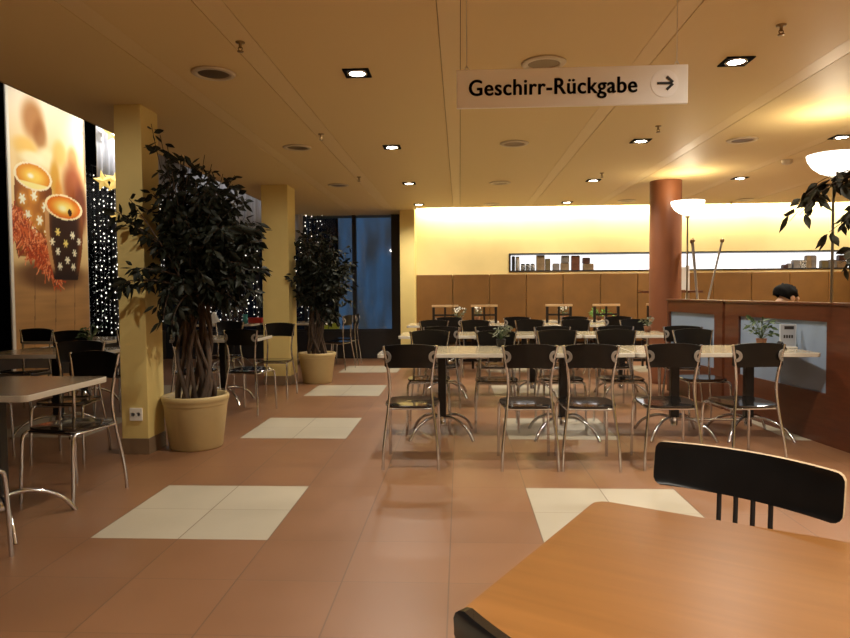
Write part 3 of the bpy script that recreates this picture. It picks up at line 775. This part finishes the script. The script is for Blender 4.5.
# ------------------------------------------------------------------ square-back chairs along the banquette
def square_chair(loc, rz, label):
    root = thing('ladder_chair', label, 'chair', (*loc, 0), rz, 'square-back chairs facing the banquette')
    MB().slab(superell(.20, .20, 5, 24), .44, .47, .006).build('seat', M['back_chair_wood'], root)
    for sx in (-1, 1):
        MB().box(sx*.185-.02, sx*.185+.02, -.205, -.17, 0, 1.00).build('rear_leg', M['back_chair_wood'], root)
        MB().box(sx*.175-.015, sx*.175+.015, .15, .18, 0, .44).build('front_leg', M['back_chair_wood'], root)
    MB().box(-.215, .215, -.207, -.165, 1.00, 1.035, bev=.006).build('top_rail', M['rail_wood'], root)
    b = MB(); b.box(-.166, .166, -.195, -.175, .855, .885); b.box(-.166, .166, -.195, -.175, .60, .645); b.box(-.016, .016, -.195, -.175, .645, 1.0)
    b.build('back_grid', M['back_chair_wood'], root)
    return root
SQ = None
for k, x in enumerate((-.24, .39, 1.58, 2.33, 3.175)):
    lab = 'dark open square-back chair with pale top rail facing the banquette, '+ORD[k]
    if SQ is None: SQ = square_chair((x, 10.86), 0, lab)
    else: dup(SQ, (x, 10.86, 0), 0, lab)

# banquette
bq = thing('banquette', 'long tan upholstered banquette with tall panelled back along the yellow wall', 'bench', (-.8, YB, 0))
nP = 14; pw = .668
for k in range(nP): MB().box(k*pw+.004, (k+1)*pw-.004, -.07, -.002, .40, 1.56, bev=.012).build('back_panel', M['panel_leather'], bq)
MB().box(0, nP*pw, -.50, -.07, .36, .46, bev=.02).build('seat', M['panel_leather'], bq)
MB().box(.02, nP*pw-.02, -.44, -.01, 0, .36).build('plinth', M['back_chair_wood'], bq)

# ------------------------------------------------------------------ partition
def px_(y): return 3.0-(y-5.0)*.117
def partition(y0, y1, g0, g1, label):
    """y0 near end, y1 far end; g0..g1 the glass along y"""
    d = Vector((px_(y1)-px_(y0), y1-y0, 0)); L = d.length; ang = math.atan2(d.y, d.x)
    root = thing('wood_partition', label, 'partition', (px_(y0), y0, 0), ang, 'wooden partitions with glass panels')
    k = L/(y1-y0); a, b = (g0-y0)*k, (g1-y0)*k
    f = MB(); t = .035
    f.box(0, L, -t, t, .0, .41); f.box(0, L, -t, t, .985, 1.12); f.box(0, a, -t, t, .41, .985); f.box(b, L, -t, t, .41, .985)
    f.build('frame', M['red_wood'], root)
    MB().box(-.01, L+.01, -.05, .05, 1.12, 1.14, bev=.005).build('top_rail', M['red_wood'], root)
    MB().box(a, b, -.012, .012, .41, .985).build('glass_panel', M['frost'], root)
    return root
partition(4.55, 6.98, 5.42, 6.72, 'reddish wooden partition with blue frosted glass panel, nearer one at right')
partition(7.03, 8.36, 7.20, 8.30, 'reddish wooden partition with blue frosted glass, farther one beside the round pillar')

# ------------------------------------------------------------------ bowl floor lamps
def bowl_lamp(loc, label):
    root = thing('floor_lamp', label, 'lamp', loc, 0, 'bowl floor lamps')
    MB().lathe([(0, 0), (.14, 0), (.14, .02), (.02, .035), (0, .035)], 24).build('base', M['steel_lamp'], root)
    MB().tube([(0, 0, .03), (0, 0, 2.19)], .011, 10, sub=1).build('pole', M['steel_lamp'], root)
    MB().lathe([(.014, 2.165), (.045, 2.178), (.10, 2.20), (.155, 2.245), (.19, 2.30), (.20, 2.345), (.194, 2.345), (.184, 2.30), (.15, 2.252), (.095, 2.208), (0, 2.19)], 36).build('glass_bowl', M['bowl'], root)
    MB().lathe([(.022, 2.14), (.028, 2.17), (0, 2.175)], 16).build('socket', M['steel_lamp'], root)
    l = bpy.data.lights.new('lamp_uplight', 'POINT'); l.energy = 10; l.color = (1, .85, .6); l.shadow_soft_size = .08
    o = bpy.data.objects.new('lamp_uplight', l); COL.objects.link(o); o.location = (loc[0], loc[1], 2.36)
bowl_lamp((3.06, 5.62, 0), 'tall floor lamp with glowing white bowl behind the partition at right')
bowl_lamp((2.825, 8.40, 0), 'tall floor lamp with glowing white bowl beside the round brown pillar')

# coat stand
cs = thing('coat_stand', 'chrome coat stand of three slanted knobbed poles behind the partition', 'coat stand', (3.12, 8.75, 0))
for (x0, y0, x1, y1, r) in ((.10, .12, -.14, -.10, .013), (.02, -.16, -.075, .12, .016), (-.14, .05, .25, -.02, .013)):
    p = MB().tube([(x0, y0, 0), (x1, y1, 1.86)], r, 10, sub=1).build('pole', M['bracket'], cs)
    d = Vector((x1-x0, y1-y0, 1.86)).normalized()
    MB().sphere((x1+d.x*.02, y1+d.y*.02, 1.86+d.z*.02), .028, n=12, m=8).build('knob', M['brass'], p)
MB().lathe([(.05, 1.10), (.05, 1.12), (.04, 1.12), (.04, 1.10), (.05, 1.10)], 18, c=(-.01, 0, 0)).build('joint_ring', M['chrome'], cs)

# white framed board on legs behind the pillar
wbd = thing('notice_board', 'white framed board on legs half hidden behind the round brown pillar', 'board', (3.235, 10.4, 0))
for x in (-.27, .27): MB().box(x-.025, x+.025, -.02, .02, 0, 1.62).build('post', M['white'], wbd)
MB().box(-.245, .245, -.012, .012, 1.25, 1.60).build('panel', M['white'], wbd)
MB().box(-.46, .46, -.13, .03, 1.205, 1.24, bev=.004).build('ledge', M['red_wood'], wbd)

# ------------------------------------------------------------------ ficus trees
def in_col(p):
    for x0, x1, y0, y1 in ((-2.69, -2.38, 4.935, 5.32), (-2.72, -2.26, 8.76, 9.25)):
        if x0 < p.x < x1 and y0 < p.y < y1 and p.z < CH: return True
    return p.z > CH-.05
def leaf(mb, p, d, ln, wd, rs, mi=0):
    d = d.normalized(); s = d.cross(Vector((rs.uniform(-1, 1), rs.uniform(-1, 1), rs.uniform(-.3, 1)))).normalized(); n = s.cross(d)
    V = [p]
    for q, w in ((.18, .30), (.42, .5), (.68, .36), (.88, .12)):
        c = p+d*ln*q-Vector((0, 0, ln*.10*q*q)); V += [c+s*wd*w, c-n*wd*.22*w*2, c-s*wd*w]
    V.append(p+d*ln-Vector((0, 0, ln*.10)))
    F = [(0, 2, 1), (0, 3, 2)]
    for k in range(3):
        a = 1+3*k; F += [(a, a+1, a+4, a+3), (a+1, a+2, a+5, a+4)]
    F += [(10, 11, 13), (11, 12, 13)]
    mb.add(V, F, mi, True)
def ficus(loc, label, H, seed, cc, cr, nb, nl, ln, tr, extra=(), leafm='leaf', pot=(.215, .285, .43), group='potted ficus trees', lw=.42):
    rs = random.Random(seed)
    root = thing('potted_ficus', label, 'plant', loc, 0, group)
    W = Vector(loc)
    pr, pR, ph = pot
    MB().lathe([(0, 0), (pr*.96, 0), (pr, .015), (pr+(pR-pr)*.75, ph*.80), (pR*.955, ph*.82), (pR*.985, ph*.85), (pR*.97, ph*.875), (pR, ph*.90), (pR*1.01, ph*.98), (pR*.98, ph), (pR*.90, ph), (pR*.88, ph*.86)], 40).build('pot', M['terra_pot'], root)
    sl = MB(); sl.lathe([(0, ph*.90), (pR*.5, ph*.89), (pR*.885, ph*.86)], 24); sl.build('soil', M['soil'], root)
    tk = MB(); ht = cc[2]-cr[2]*.35
    for k in range(15):
        a0 = 2*PI*k/15+rs.uniform(-.3, .3); pts = []; tw = rs.choice((1, -1))*rs.uniform(1.4, 3.2)
        for j in range(10):
            q = j/9; a = a0+tw*q; r = tr*(1.2-.35*q+.25*math.sin(q*7+k))*(1 if k % 3 else .55)
            pts.append((r*math.cos(a), r*math.sin(a)*.9, ph*.85+(ht-ph*.85)*q))
        tk.tube(pts, [tr*.20*(1-.4*j/9)*rs.uniform(.75, 1.25) for j in range(10)], 7, sub=3)
    tk.build('trunk', M['bark'], root)
    br = MB(); lf = MB(); cc = Vector(cc)
    tg = []
    for _ in range(nb):
        while True:
            v = Vector((rs.uniform(-1, 1), rs.uniform(-1, 1), rs.uniform(-1, 1)))
            if .12 < v.length < 1: break
        v = v.normalized()*(rs.uniform(.25, 1.05)**.6)
        tg.append(Vector((cc.x+v.x*cr[0], cc.y+v.y*cr[1], cc.z+v.z*cr[2])))
    tg += list(extra)
    for t_ in tg:
        via = None
        if not isinstance(t_, Vector): via, t_ = (Vector(t_[3:]) if len(t_) > 3 else None), Vector(t_[:3])
        st = Vector((rs.uniform(-1, 1)*tr, rs.uniform(-1, 1)*tr, ht*rs.uniform(.82, 1.0)))
        st.z = min(st.z, max(t_.z+.1, cc.z-cr[2]*.6))
        mid = via if via else (st+t_)/2+Vector((rs.uniform(-.06, .06), rs.uniform(-.06, .06), rs.uniform(.05, .16)))
        P = [st*(1-q)**2+mid*2*q*(1-q)+t_*q*q for q in [i/8 for i in range(9)]]
        run = [P[0]]
        for p in P[1:]:
            if in_col(W+p): break
            run.append(p)
        if len(run) < 3: continue
        br.tube(run, [max(.0025, .009*(1-i/9)) for i in range(len(run))], 5, sub=2)
        for _ in range(nl):
            q = rs.uniform(.30, 1.0)*(len(run)-1); i = min(int(q), len(run)-2); p = run[i].lerp(run[i+1], q-i)
            d = (run[i+1]-run[i]).normalized()*rs.uniform(.1, .7)+Vector((rs.uniform(-1, 1), rs.uniform(-1, 1), rs.uniform(-1.3, .25)))
            dd = d.normalized(); p = p+dd*rs.uniform(.0, .05)
            l = ln*rs.uniform(.7, 1.25)
            if in_col(W+p+dd*l) or in_col(W+p): continue
            leaf(lf, p, dd, l, l*lw, rs)
    br.build('branches', M['bark'], root); lf.build('foliage', M[leafm], root)
    return root
ficus((-2.16, 5.26, 0), 'large dark-leaved potted ficus with braided trunk beside the near yellow column', 2.4, 11, (.12, -.02, 1.70), (.46, .46, .66), 170, 30, .092, .105,
      extra=[(-.10, -.46, 2.50, .0, -.45, 1.9), (-.04, -.45, 2.42, .05, -.42, 1.9), (0, -.42, 2.34, .08, -.4, 1.8), (-.36, -.52, 1.86, -.05, -.62, 1.72), (-.26, -.50, 1.95, -.02, -.6, 1.7), (-.30, -.54, 1.80, -.02, -.6, 1.65),
             (-.38, -.52, 1.30, -.04, -.6, 1.42), (-.24, -.50, 1.44, 0, -.58, 1.45), (-.30, -.52, 1.34, 0, -.58, 1.4), (-.05, -.45, 1.06, 0, -.45, 1.4), (-.10, -.44, 1.15, 0, -.4, 1.4), (.0, -.42, 1.0, .05, -.4, 1.3), (-.08, -.40, 2.05), (-.05, -.4, 1.7), (.08, -.3, 2.3), (.25, -.2, 2.25),
             (.55, -.05, 1.62), (.56, .1, 1.45), (.55, 0, 1.25)], pot=(.21, .262, .43))
ficus((-1.99, 9.08, 0), 'smaller potted ficus with braided trunk beside the far yellow column', 2.2, 23, (.03, 0, 1.50), (.54, .46, .74), 150, 24, .092, .085, pot=(.20, .26, .42))
ficus((3.72, 4.95, 0), 'broad-leaved plant whose branches reach in from the right edge over the partition', 2.4, 31, (-.18, 0, 1.85), (.55, .6, .5), 26, 17, .115, .06,
      extra=[(-1.33, 0, 1.74, -.85, 0, 2.42), (-1.29, .06, 1.82, -.8, .05, 2.4), (-1.24, -.05, 1.92, -.8, 0, 2.35), (-1.15, .03, 2.0, -.7, 0, 2.35), (-1.04, -.05, 2.06, -.6, 0, 2.3), (-1.28, -.04, 1.78, -.8, -.05, 2.45),
             (-1.05, 0, 1.66, -.6, 0, 2.05), (-.98, .08, 1.72, -.6, .05, 2.05), (-.95, -.06, 1.8, -.5, 0, 2.1), (-1.0, -.05, 1.43, -.5, 0, 1.75), (-.93, .05, 1.5, -.5, 0, 1.8)], lw=.56, leafm='leaf_big', pot=(.2, .26, .4))

# ------------------------------------------------------------------ small plants on tables
def table_plant(name, loc, label, cat, h, r, n, ln, m, ph=.07, pr=.045, flowers=None, up=.9, seed=1, wd=.35, potm='small_pot'):
    rs = random.Random(seed); root = thing(name, label, cat, loc)
    MB().lathe([(0, 0), (pr*.75, 0), (pr, ph*.95), (pr, ph), (pr*.85, ph), (pr*.8, ph*.85), (0, ph*.85)], 16).build('pot', M[potm], root)
    lf = MB(); st = MB()
    for _ in range(n):
        a = rs.uniform(0, 2*PI); q = rs.uniform(.2, 1); z = ph+h*rs.uniform(.25, 1)
        p = Vector((math.cos(a)*r*q, math.sin(a)*r*q, z))
        st.tube([(0, 0, ph*.8), (p.x*.4, p.y*.4, z*.75), p], .0018, 4, sub=2)
        leaf(lf, p, Vector((math.cos(a), math.sin(a), rs.uniform(-.6, up))), ln*rs.uniform(.7, 1.2), ln*wd, rs)
        leaf(lf, p*.75+Vector((0, 0, z*.2)), Vector((math.cos(a+1), math.sin(a+1), rs.uniform(-.4, up))), ln*rs.uniform(.6, 1.1), ln*wd, rs)
    st.build('stems', M['leaf_mid'], root); lf.build('leaves', m, root)
    if flowers:
        fl = MB()
        for _ in range(flowers):
            a = rs.uniform(0, 2*PI); q = rs.uniform(.1, 1); fl.sphere((math.cos(a)*r*q, math.sin(a)*r*q, ph+h*rs.uniform(.6, 1.05)), .014, n=7, m=5)
        fl.build('blossoms', M['petal'], root)
    return root
tz = .746
table_plant('potted_plant', (2.66, 5.98, tz), 'small leafy potted plant on the right end of the front table row', 'plant', .17, .10, 26, .075, M['leaf_mid'], seed=2)
table_plant('potted_plant', (.37, 6.02, tz), 'grey-green potted plant on the joint of the two left front tables', 'plant', .12, .09, 26, .05, M['leaf_grey'], seed=3, potm='black_metal')
table_plant('potted_plant', (2.26, 8.1, tz), 'small potted plant in a brown pot on the middle row, left of the pillar', 'plant', .10, .07, 16, .06, M['leaf_grey'], seed=4)
table_plant('potted_plant', (2.36, 11.36, tz), 'bright green spreading plant on the banquette table at right', 'plant', .10, .17, 24, .11, M['leaf_green'], seed=5)
table_plant('flower_pot', (-.02, 10.25, tz), 'white-flowered pot plant on the left table of the third row', 'plant', .18, .10, 18, .05, M['leaf_grey'], flowers=14, seed=6)
table_plant('flower_pot', (.30, 11.36, tz), 'white-flowered pot plant on the left banquette table', 'plant', .15, .09, 16, .05, M['leaf_grey'], flowers=12, seed=7)
table_plant('flower_pot', (1.75, 11.36, tz), 'white-flowered pot plant on the banquette table behind an open chair back', 'plant', .17, .10, 18, .05, M['leaf_grey'], flowers=14, seed=8)
table_plant('potted_plant', (-3.37, 5.86, tz), 'small thin-leaved plant on the left table below the candle poster', 'plant', .16, .10, 18, .06, M['leaf_mid'], seed=9)
# menu stand on the right table
ms = thing('menu_stand', 'small clear menu stand with a printed card at the right end of the front row', 'menu stand', (2.80, 5.80, tz), -.15)
MB().box(-.07, .07, -.035, .035, 0, .012, bev=.003).build('base', M['white'], ms)
MB().box(-.065, .065, -.004, .004, .012, .205).build('acrylic_sheet', M['acrylic'], ms)
cd = MB(); cd.box(-.058, .058, -.0065, -.0045, .02, .20, mi=0); cd.box(-.03, .045, -.0078, -.0066, .160, .188, mi=1)
for x in (-.028, -.008, .012, .032): cd.box(x-.007, x+.007, -.0078, -.0066, .085, .112, mi=1)
cd.build('menu_card', [M['menu'], M['dark_frame']], ms)
nh = MB(); nh.add([(-.045, -.03, 0), (.045, -.03, 0), (.045, .03, 0), (-.045, .03, 0), (0, -.03, .065), (0, .03, .065)], [(3, 2, 1, 0), (0, 1, 4), (2, 3, 5), (1, 2, 5, 4), (3, 0, 4, 5)])
tag(nh.build('napkin_holder', M['dark_frame'], None, (2.70, 5.72, tz), .1), 'dark wedge-shaped napkin holder in front of the menu stand', 'napkin holder')
# far left table clutter
tn = MB(); tn.add([(-.09, -.06, 0), (.09, -.06, 0), (.09, .06, 0), (-.09, .06, 0), (0, -.06, .19), (0, .06, .19)], [(3, 2, 1, 0), (0, 1, 4), (2, 3, 5), (1, 2, 5, 4), (3, 0, 4, 5)])
tag(tn.build('tent_card', M['white'], None, (-4.15, 10.95, tz)), 'white tent card on the far table under the fairy lights', 'card')
tag(MB().lathe([(0, 0), (.035, 0), (.045, .15), (.04, .15), (.032, .02), (0, .02)], 16).build('cup', mat('teal_plastic', (.03, .22, .22), .4), None, (-3.60, 10.9, tz)), 'teal cup on the far table under the fairy lights', 'cup')
tag(MB().box(-.12, .12, -.06, .06, 0, .09, bev=.012).build('red_box', mat('red_card', (.45, .03, .02), .5), None, (-3.45, 11.0, tz)), 'red box on the far table next to the teal cup', 'box')

# ------------------------------------------------------------------ niche goods
tan = mat('kraft_packaging', (.28, .19, .10), .6, 0, .3, .25, 12); dkb = mat('dark_brown_packaging', (.07, .03, .02), .5, 0, .3, .3, 12)
grey = mat('grey_packaging', (.24, .21, .18), .5, 0, .3, .25, 12); blk = mat('black_packaging', (.015, .013, .013), .4)
olive = mat('olive_packaging', (.17, .13, .06), .5, 0, .3, .2, 12); red = mat('russet_packaging', (.16, .06, .03), .5, 0, .3, .25, 12)
def spotted():
    m = mat('spotted_jar', (.5, .48, .44), .3); nt = m.node_tree; v = nt.nodes.new('ShaderNodeTexVoronoi'); v.inputs['Scale'].default_value = 45
    tc = nt.nodes.new('ShaderNodeTexCoord'); nt.links.new(tc.outputs['Object'], v.inputs['Vector'])
    r = nt.nodes.new('ShaderNodeValToRGB'); r.color_ramp.interpolation = 'CONSTANT'; r.color_ramp.elements[0].color = (.02, .02, .02, 1); r.color_ramp.elements[1].color = (.6, .58, .52, 1); r.color_ramp.elements[1].position = .45
    nt.links.new(v.outputs['Distance'], r.inputs[0]); nt.links.new(r.outputs[0], nt.nodes['Principled BSDF'].inputs['Base Color']); return m
spm = spotted()
nz = NZ0+.026; ny = YB+.12
def pack(x, w, h, m, label, z=0., lidm=None, d=.10):
    root = thing('package', label, 'package', (x, ny, nz+z), 0, 'goods in the lit niche')
    MB().box(-w/2, w/2, -d/2, d/2, 0, h-.012, bev=.006).build('body', m, root)
    f = MB(); f.add([(-w/2+.004, -d/2+.008, h-.013), (w/2-.004, -d/2+.008, h-.013), (w/2-.004, d/2-.008, h-.013), (-w/2+.004, d/2-.008, h-.013), (-w/2+.004, 0, h), (w/2-.004, 0, h)], [(0, 1, 5, 4), (2, 3, 4, 5), (1, 2, 5), (3, 0, 4)])
    f.build('folded_top', lidm or m, root)
def jar(x, r, h, m, label, lid=None):
    root = thing('jar', label, 'jar', (x, ny, nz), 0, 'jars in the lit niche')
    MB().lathe([(0, 0), (r, 0), (r, h*.78), (r*.8, h*.84), (0, h*.84)], 16).build('body', m, root)
    MB().lathe([(r*.85, h*.84), (r*.85, h), (0, h)], 16).build('lid', lid or blk, root)
def nxp(px): return .90+(px-509)*(6.05/341)
pack(nxp(514), .05, .27, blk, 'black folder-like packet at the left end of the lit niche', d=.2)
jar(nxp(518.5), .04, .26, M['white'], 'white canister at the left end of the lit niche', M['white'])
for k, px in enumerate((524, 529, 534)):
    jar(nxp(px), .042, .13, spm, 'small black and white spotted jar in the lit niche, '+['left of three', 'middle of three', 'right of three'][k])
pack(nxp(542), .15, .28, tan, 'tall tan package in the lit niche beside the spotted jars')
pack(nxp(549.5), .09, .22, olive, 'olive package in the lit niche just right of the tall tan one')
pack(nxp(558), .12, .13, grey, 'low grey package in the lit niche, left of the stacked pair')
pack(nxp(567), .15, .14, tan, 'lower tan package of the stacked pair in the lit niche')
pack(nxp(567.5), .14, .13, grey, 'grey package stacked on top of a tan one in the lit niche', z=.141)
pack(nxp(578), .15, .27, red, 'wide russet brown package in the lit niche left of the round pillar')
pack(nxp(591), .19, .12, tan, 'low tan box at the right end of the left group in the lit niche')
pack(nxp(589), .13, .11, dkb, 'dark brown package on the low tan box in the lit niche', z=.121)
pack(nxp(789), .08, .07, dkb, 'tiny dark package, leftmost of the right group in the lit niche')
pack(nxp(793.5), .07, .09, grey, 'small grey package second from left of the right group in the lit niche')
pack(nxp(800), .11, .15, grey, 'grey patterned package right of the two tiny ones in the lit niche')
pack(nxp(806.5), .11, .15, spm, 'spotted package left of the two tall ones in the lit niche')
pack(nxp(812.2), .085, .23, tan, 'left one of two tall tan packages in the lit niche')
pack(nxp(817.2), .085, .23, grey, 'right one of two tall packages in the lit niche, next to the lamp pole')
pack(nxp(828), .12, .14, olive, 'olive package just right of the lamp pole in the lit niche')
pack(nxp(836), .12, .15, grey, 'grey package behind the plant leaves in the lit niche')
pack(nxp(845), .18, .13, tan, 'tan box at the right photo edge in the lit niche')
pack(nxp(845), .12, .10, dkb, 'dark package on the tan box at the right photo edge', z=.131)

# ------------------------------------------------------------------ seated person behind the partition
def person():
    root = thing('person', 'person with short black hair in a pale yellow top, bent over behind the partition', 'person', (3.11, 6.72, 0))
    J = [((0, 0, .52), .135), ((.01, 0, .66), .13), ((.01, 0, .82), .14), ((.01, 0, 1.03), .135), ((.05, 0, 1.09), .07), ((.09, 0, 1.13), .058), ((.125, 0, 1.16), .085), ((.135, 0, 1.22), .078)]
    E_ = [(i, i+1) for i in range(7)]
    def chain(par, pts):
        i = par
        for p in pts: J.append(p); E_.append((i, len(J)-1)); i = len(J)-1
    for s in (-1, 1):
        chain(3, [((.05, s*.16, .98), .065), ((.10, s*.20, .74), .048), ((.30, s*.15, .66), .036), ((.36, s*.13, .645), .028)])
        h = len(J)-1
        for k in range(4):
            o = (k-1.5)*.019
            chain(h, [((.42, s*.125+o, .64), .0095), ((.455+.006*(1.5-abs(k-1.5)), s*.12+o, .63), .0085), ((.475+.008*(1.5-abs(k-1.5)), s*.12+o, .61), .0075)])
        chain(h, [((.385, s*.13-s*.035, .655), .0105), ((.41, s*.13-s*.05, .65), .009)])
        chain(0, [((.10, s*.10, .53), .085), ((.42, s*.11, .53), .062), ((.44, s*.11, .30), .05), ((.42, s*.11, .09), .036), ((.50, s*.12, .04), .035), ((.58, s*.125, .03), .028)])
    me = bpy.data.meshes.new('body'); me.from_pydata([j[0] for j in J], E_, []); o = bpy.data.objects.new('body', me); COL.objects.link(o); o.parent = root
    sk = o.modifiers.new('skin', 'SKIN'); o.modifiers.new('sub', 'SUBSURF').levels = 2
    o.modifiers['sub'].render_levels = 2
    for i, (p, r) in enumerate(J): me.skin_vertices[0].data[i].radius = (r, r)
    me.skin_vertices[0].data[0].use_root = True
    bpy.context.view_layer.update()
    bm_ = bpy.data.meshes.new_from_object(o.evaluated_get(bpy.context.evaluated_depsgraph_get()))
    o.modifiers.clear(); o.data = bm_
    bm_.materials.clear()
    for m in (M['skin'], M['shirt'], M['trousers']): bm_.materials.append(m)
    for p in bm_.polygons:
        c = p.center; p.use_smooth = True
        p.material_index = 2 if c.z < .60 and not (c.x > .26 and c.z > .585) and c.z < .59 else (1 if c.z < (1.13 if c.x < .075 else 1.055) and not (c.x > .22) else 0)
    # hair, nose, eyes, ears
    hr = MB(); V = []; F = []; n, m = 20, 10
    hc = Vector((.118, 0, 1.195)); ax = Matrix.Rotation(math.radians(25), 3, 'Y')
    for i in range(m+1):
        t_ = PI*.66*i/m
        for k in range(n):
            a = 2*PI*k/n; r_ = 1.03+.22*pnoise(Vector((3*math.cos(a), 3*math.sin(a), i*.8)))*min(1, i/2)
            q = Vector((.112*math.sin(t_)*math.cos(a)-.012, .10*math.sin(t_)*math.sin(a), .098*math.cos(t_)))*r_
            if math.cos(a) > .35 and t_ > 1.25: q *= .80
            V.append(hc+ax@q)
    for i in range(m):
        for k in range(n): F.append((i*n+k, (i+1)*n+k, (i+1)*n+(k+1) % n, i*n+(k+1) % n))
    hr.add(V, F, 0, True); hr.build('hair', M['hair'], root)
    ns = MB(); ns.sphere((.225, 0, 1.155), .016, sc=(1, .8, 1.3)); ns.build('nose', M['skin'], root)
    ey = MB()
    for s in (-1, 1): ey.sphere((.205, s*.032, 1.185), .011)
    ey.build('eyes', M['hair'], root)
    mo = MB(); mo.sphere((.205, 0, 1.115), .02, sc=(.5, 1.1, .3)); mo.build('mouth', M['small_pot'], root)
    for s in (-1, 1): MB().sphere((.125, s*.092, 1.165), .026, sc=(.7, .4, 1.1)).build('ear', M['skin'], root)
person()
dup(CH0, (3.14, 6.72, 0), -PI/2, 'black cafe chair behind the partition under the seated person', 'cafe chairs behind the partition')

# ------------------------------------------------------------------ lights
def area(name, loc, rot, sx, sy, e, col):
    l = bpy.data.lights.new(name, 'AREA'); l.shape = 'RECTANGLE'; l.size = sx; l.size_y = sy; l.energy = e; l.color = col
    o = bpy.data.objects.new(name, l); COL.objects.link(o); o.location = loc; o.rotation_euler = rot; return o
# cove strip light above the back wall, hidden in the ceiling slot, pointing down and towards the wall
for x in (.7, 3.8, 6.9):
    area('cove_strip', (x, 11.99, 2.93), (math.radians(42), 0, 0), 3.0, .05, 76, (1, .93, .76))
# added spots without fixtures, put in to brighten the poster
for y in (8.3, 9.5):
    o = spot(-3.7, y, 4.1, 105, 110, (1, .96, .88), 1, .08)
    o.rotation_euler = (Vector((XL, 8.8, 2.6))-Vector((-3.7, y, 4.1))).to_track_quat('-Z', 'Y').to_euler()
o = spot(-4.2, 10.6, 4.1, 240, 80, (.95, .95, 1), .6, .08)  # this spot and the next are added too, to lighten the silver drapes
o.rotation_euler = (Vector((XL, 10.4, 3.5))-Vector((-4.2, 10.6, 4.1))).to_track_quat('-Z', 'Y').to_euler()
o = spot(-4.2, 10.6, 4.1, 50, 80, (.95, .95, 1), .6, .08)
o.rotation_euler = (Vector((-4.2, 12.4, 2.6))-Vector((-4.2, 10.6, 4.1))).to_track_quat('-Z', 'Y').to_euler()

# added fill spots without fixtures, to lighten the two yellow columns
for (x, y, tx, ty, tz_, e, sz) in ((-2.3, 2.5, -2.5, 5.0, 1.6, 70, 50), (-1.15, 5.9, -2.46, 8.8, 1.4, 80, 44)):
    o = spot(x, y, CH-.03, e, sz, (1, .93, .80), .8)
    o.rotation_euler = (Vector((tx, ty, tz_))-Vector((x, y, CH))).to_track_quat('-Z', 'Y').to_euler()

w = bpy.data.worlds.new('night'); S.world = w; w.use_nodes = True
w.node_tree.nodes['Background'].inputs[0].default_value = (.0025, .003, .0045, 1); w.node_tree.nodes['Background'].inputs[1].default_value = 1

# ------------------------------------------------------------------ camera
cam = bpy.data.cameras.new('camera'); cam.sensor_width = 36; cam.lens = 660.75/850*36; cam.clip_start = .05; cam.clip_end = 80
co = bpy.data.objects.new('camera', cam); COL.objects.link(co)
r = Vector((.99858, .052701, -.007626)); u = Vector((.005443, .041444, .999126)); b = Vector((.052971, -.99775, .041098))
co.matrix_world = Matrix(((r.x, u.x, b.x, 0), (r.y, u.y, b.y, 0), (r.z, u.z, b.z, 1.25), (0, 0, 0, 1)))
S.camera = co
vs = S.view_settings; vs.view_transform = 'Standard'; vs.look = 'None'; vs.exposure = 0.22; vs.gamma = 1; vs.use_curve_mapping = False
S.cycles.max_bounces = 8; S.cycles.sample_clamp_indirect = 4
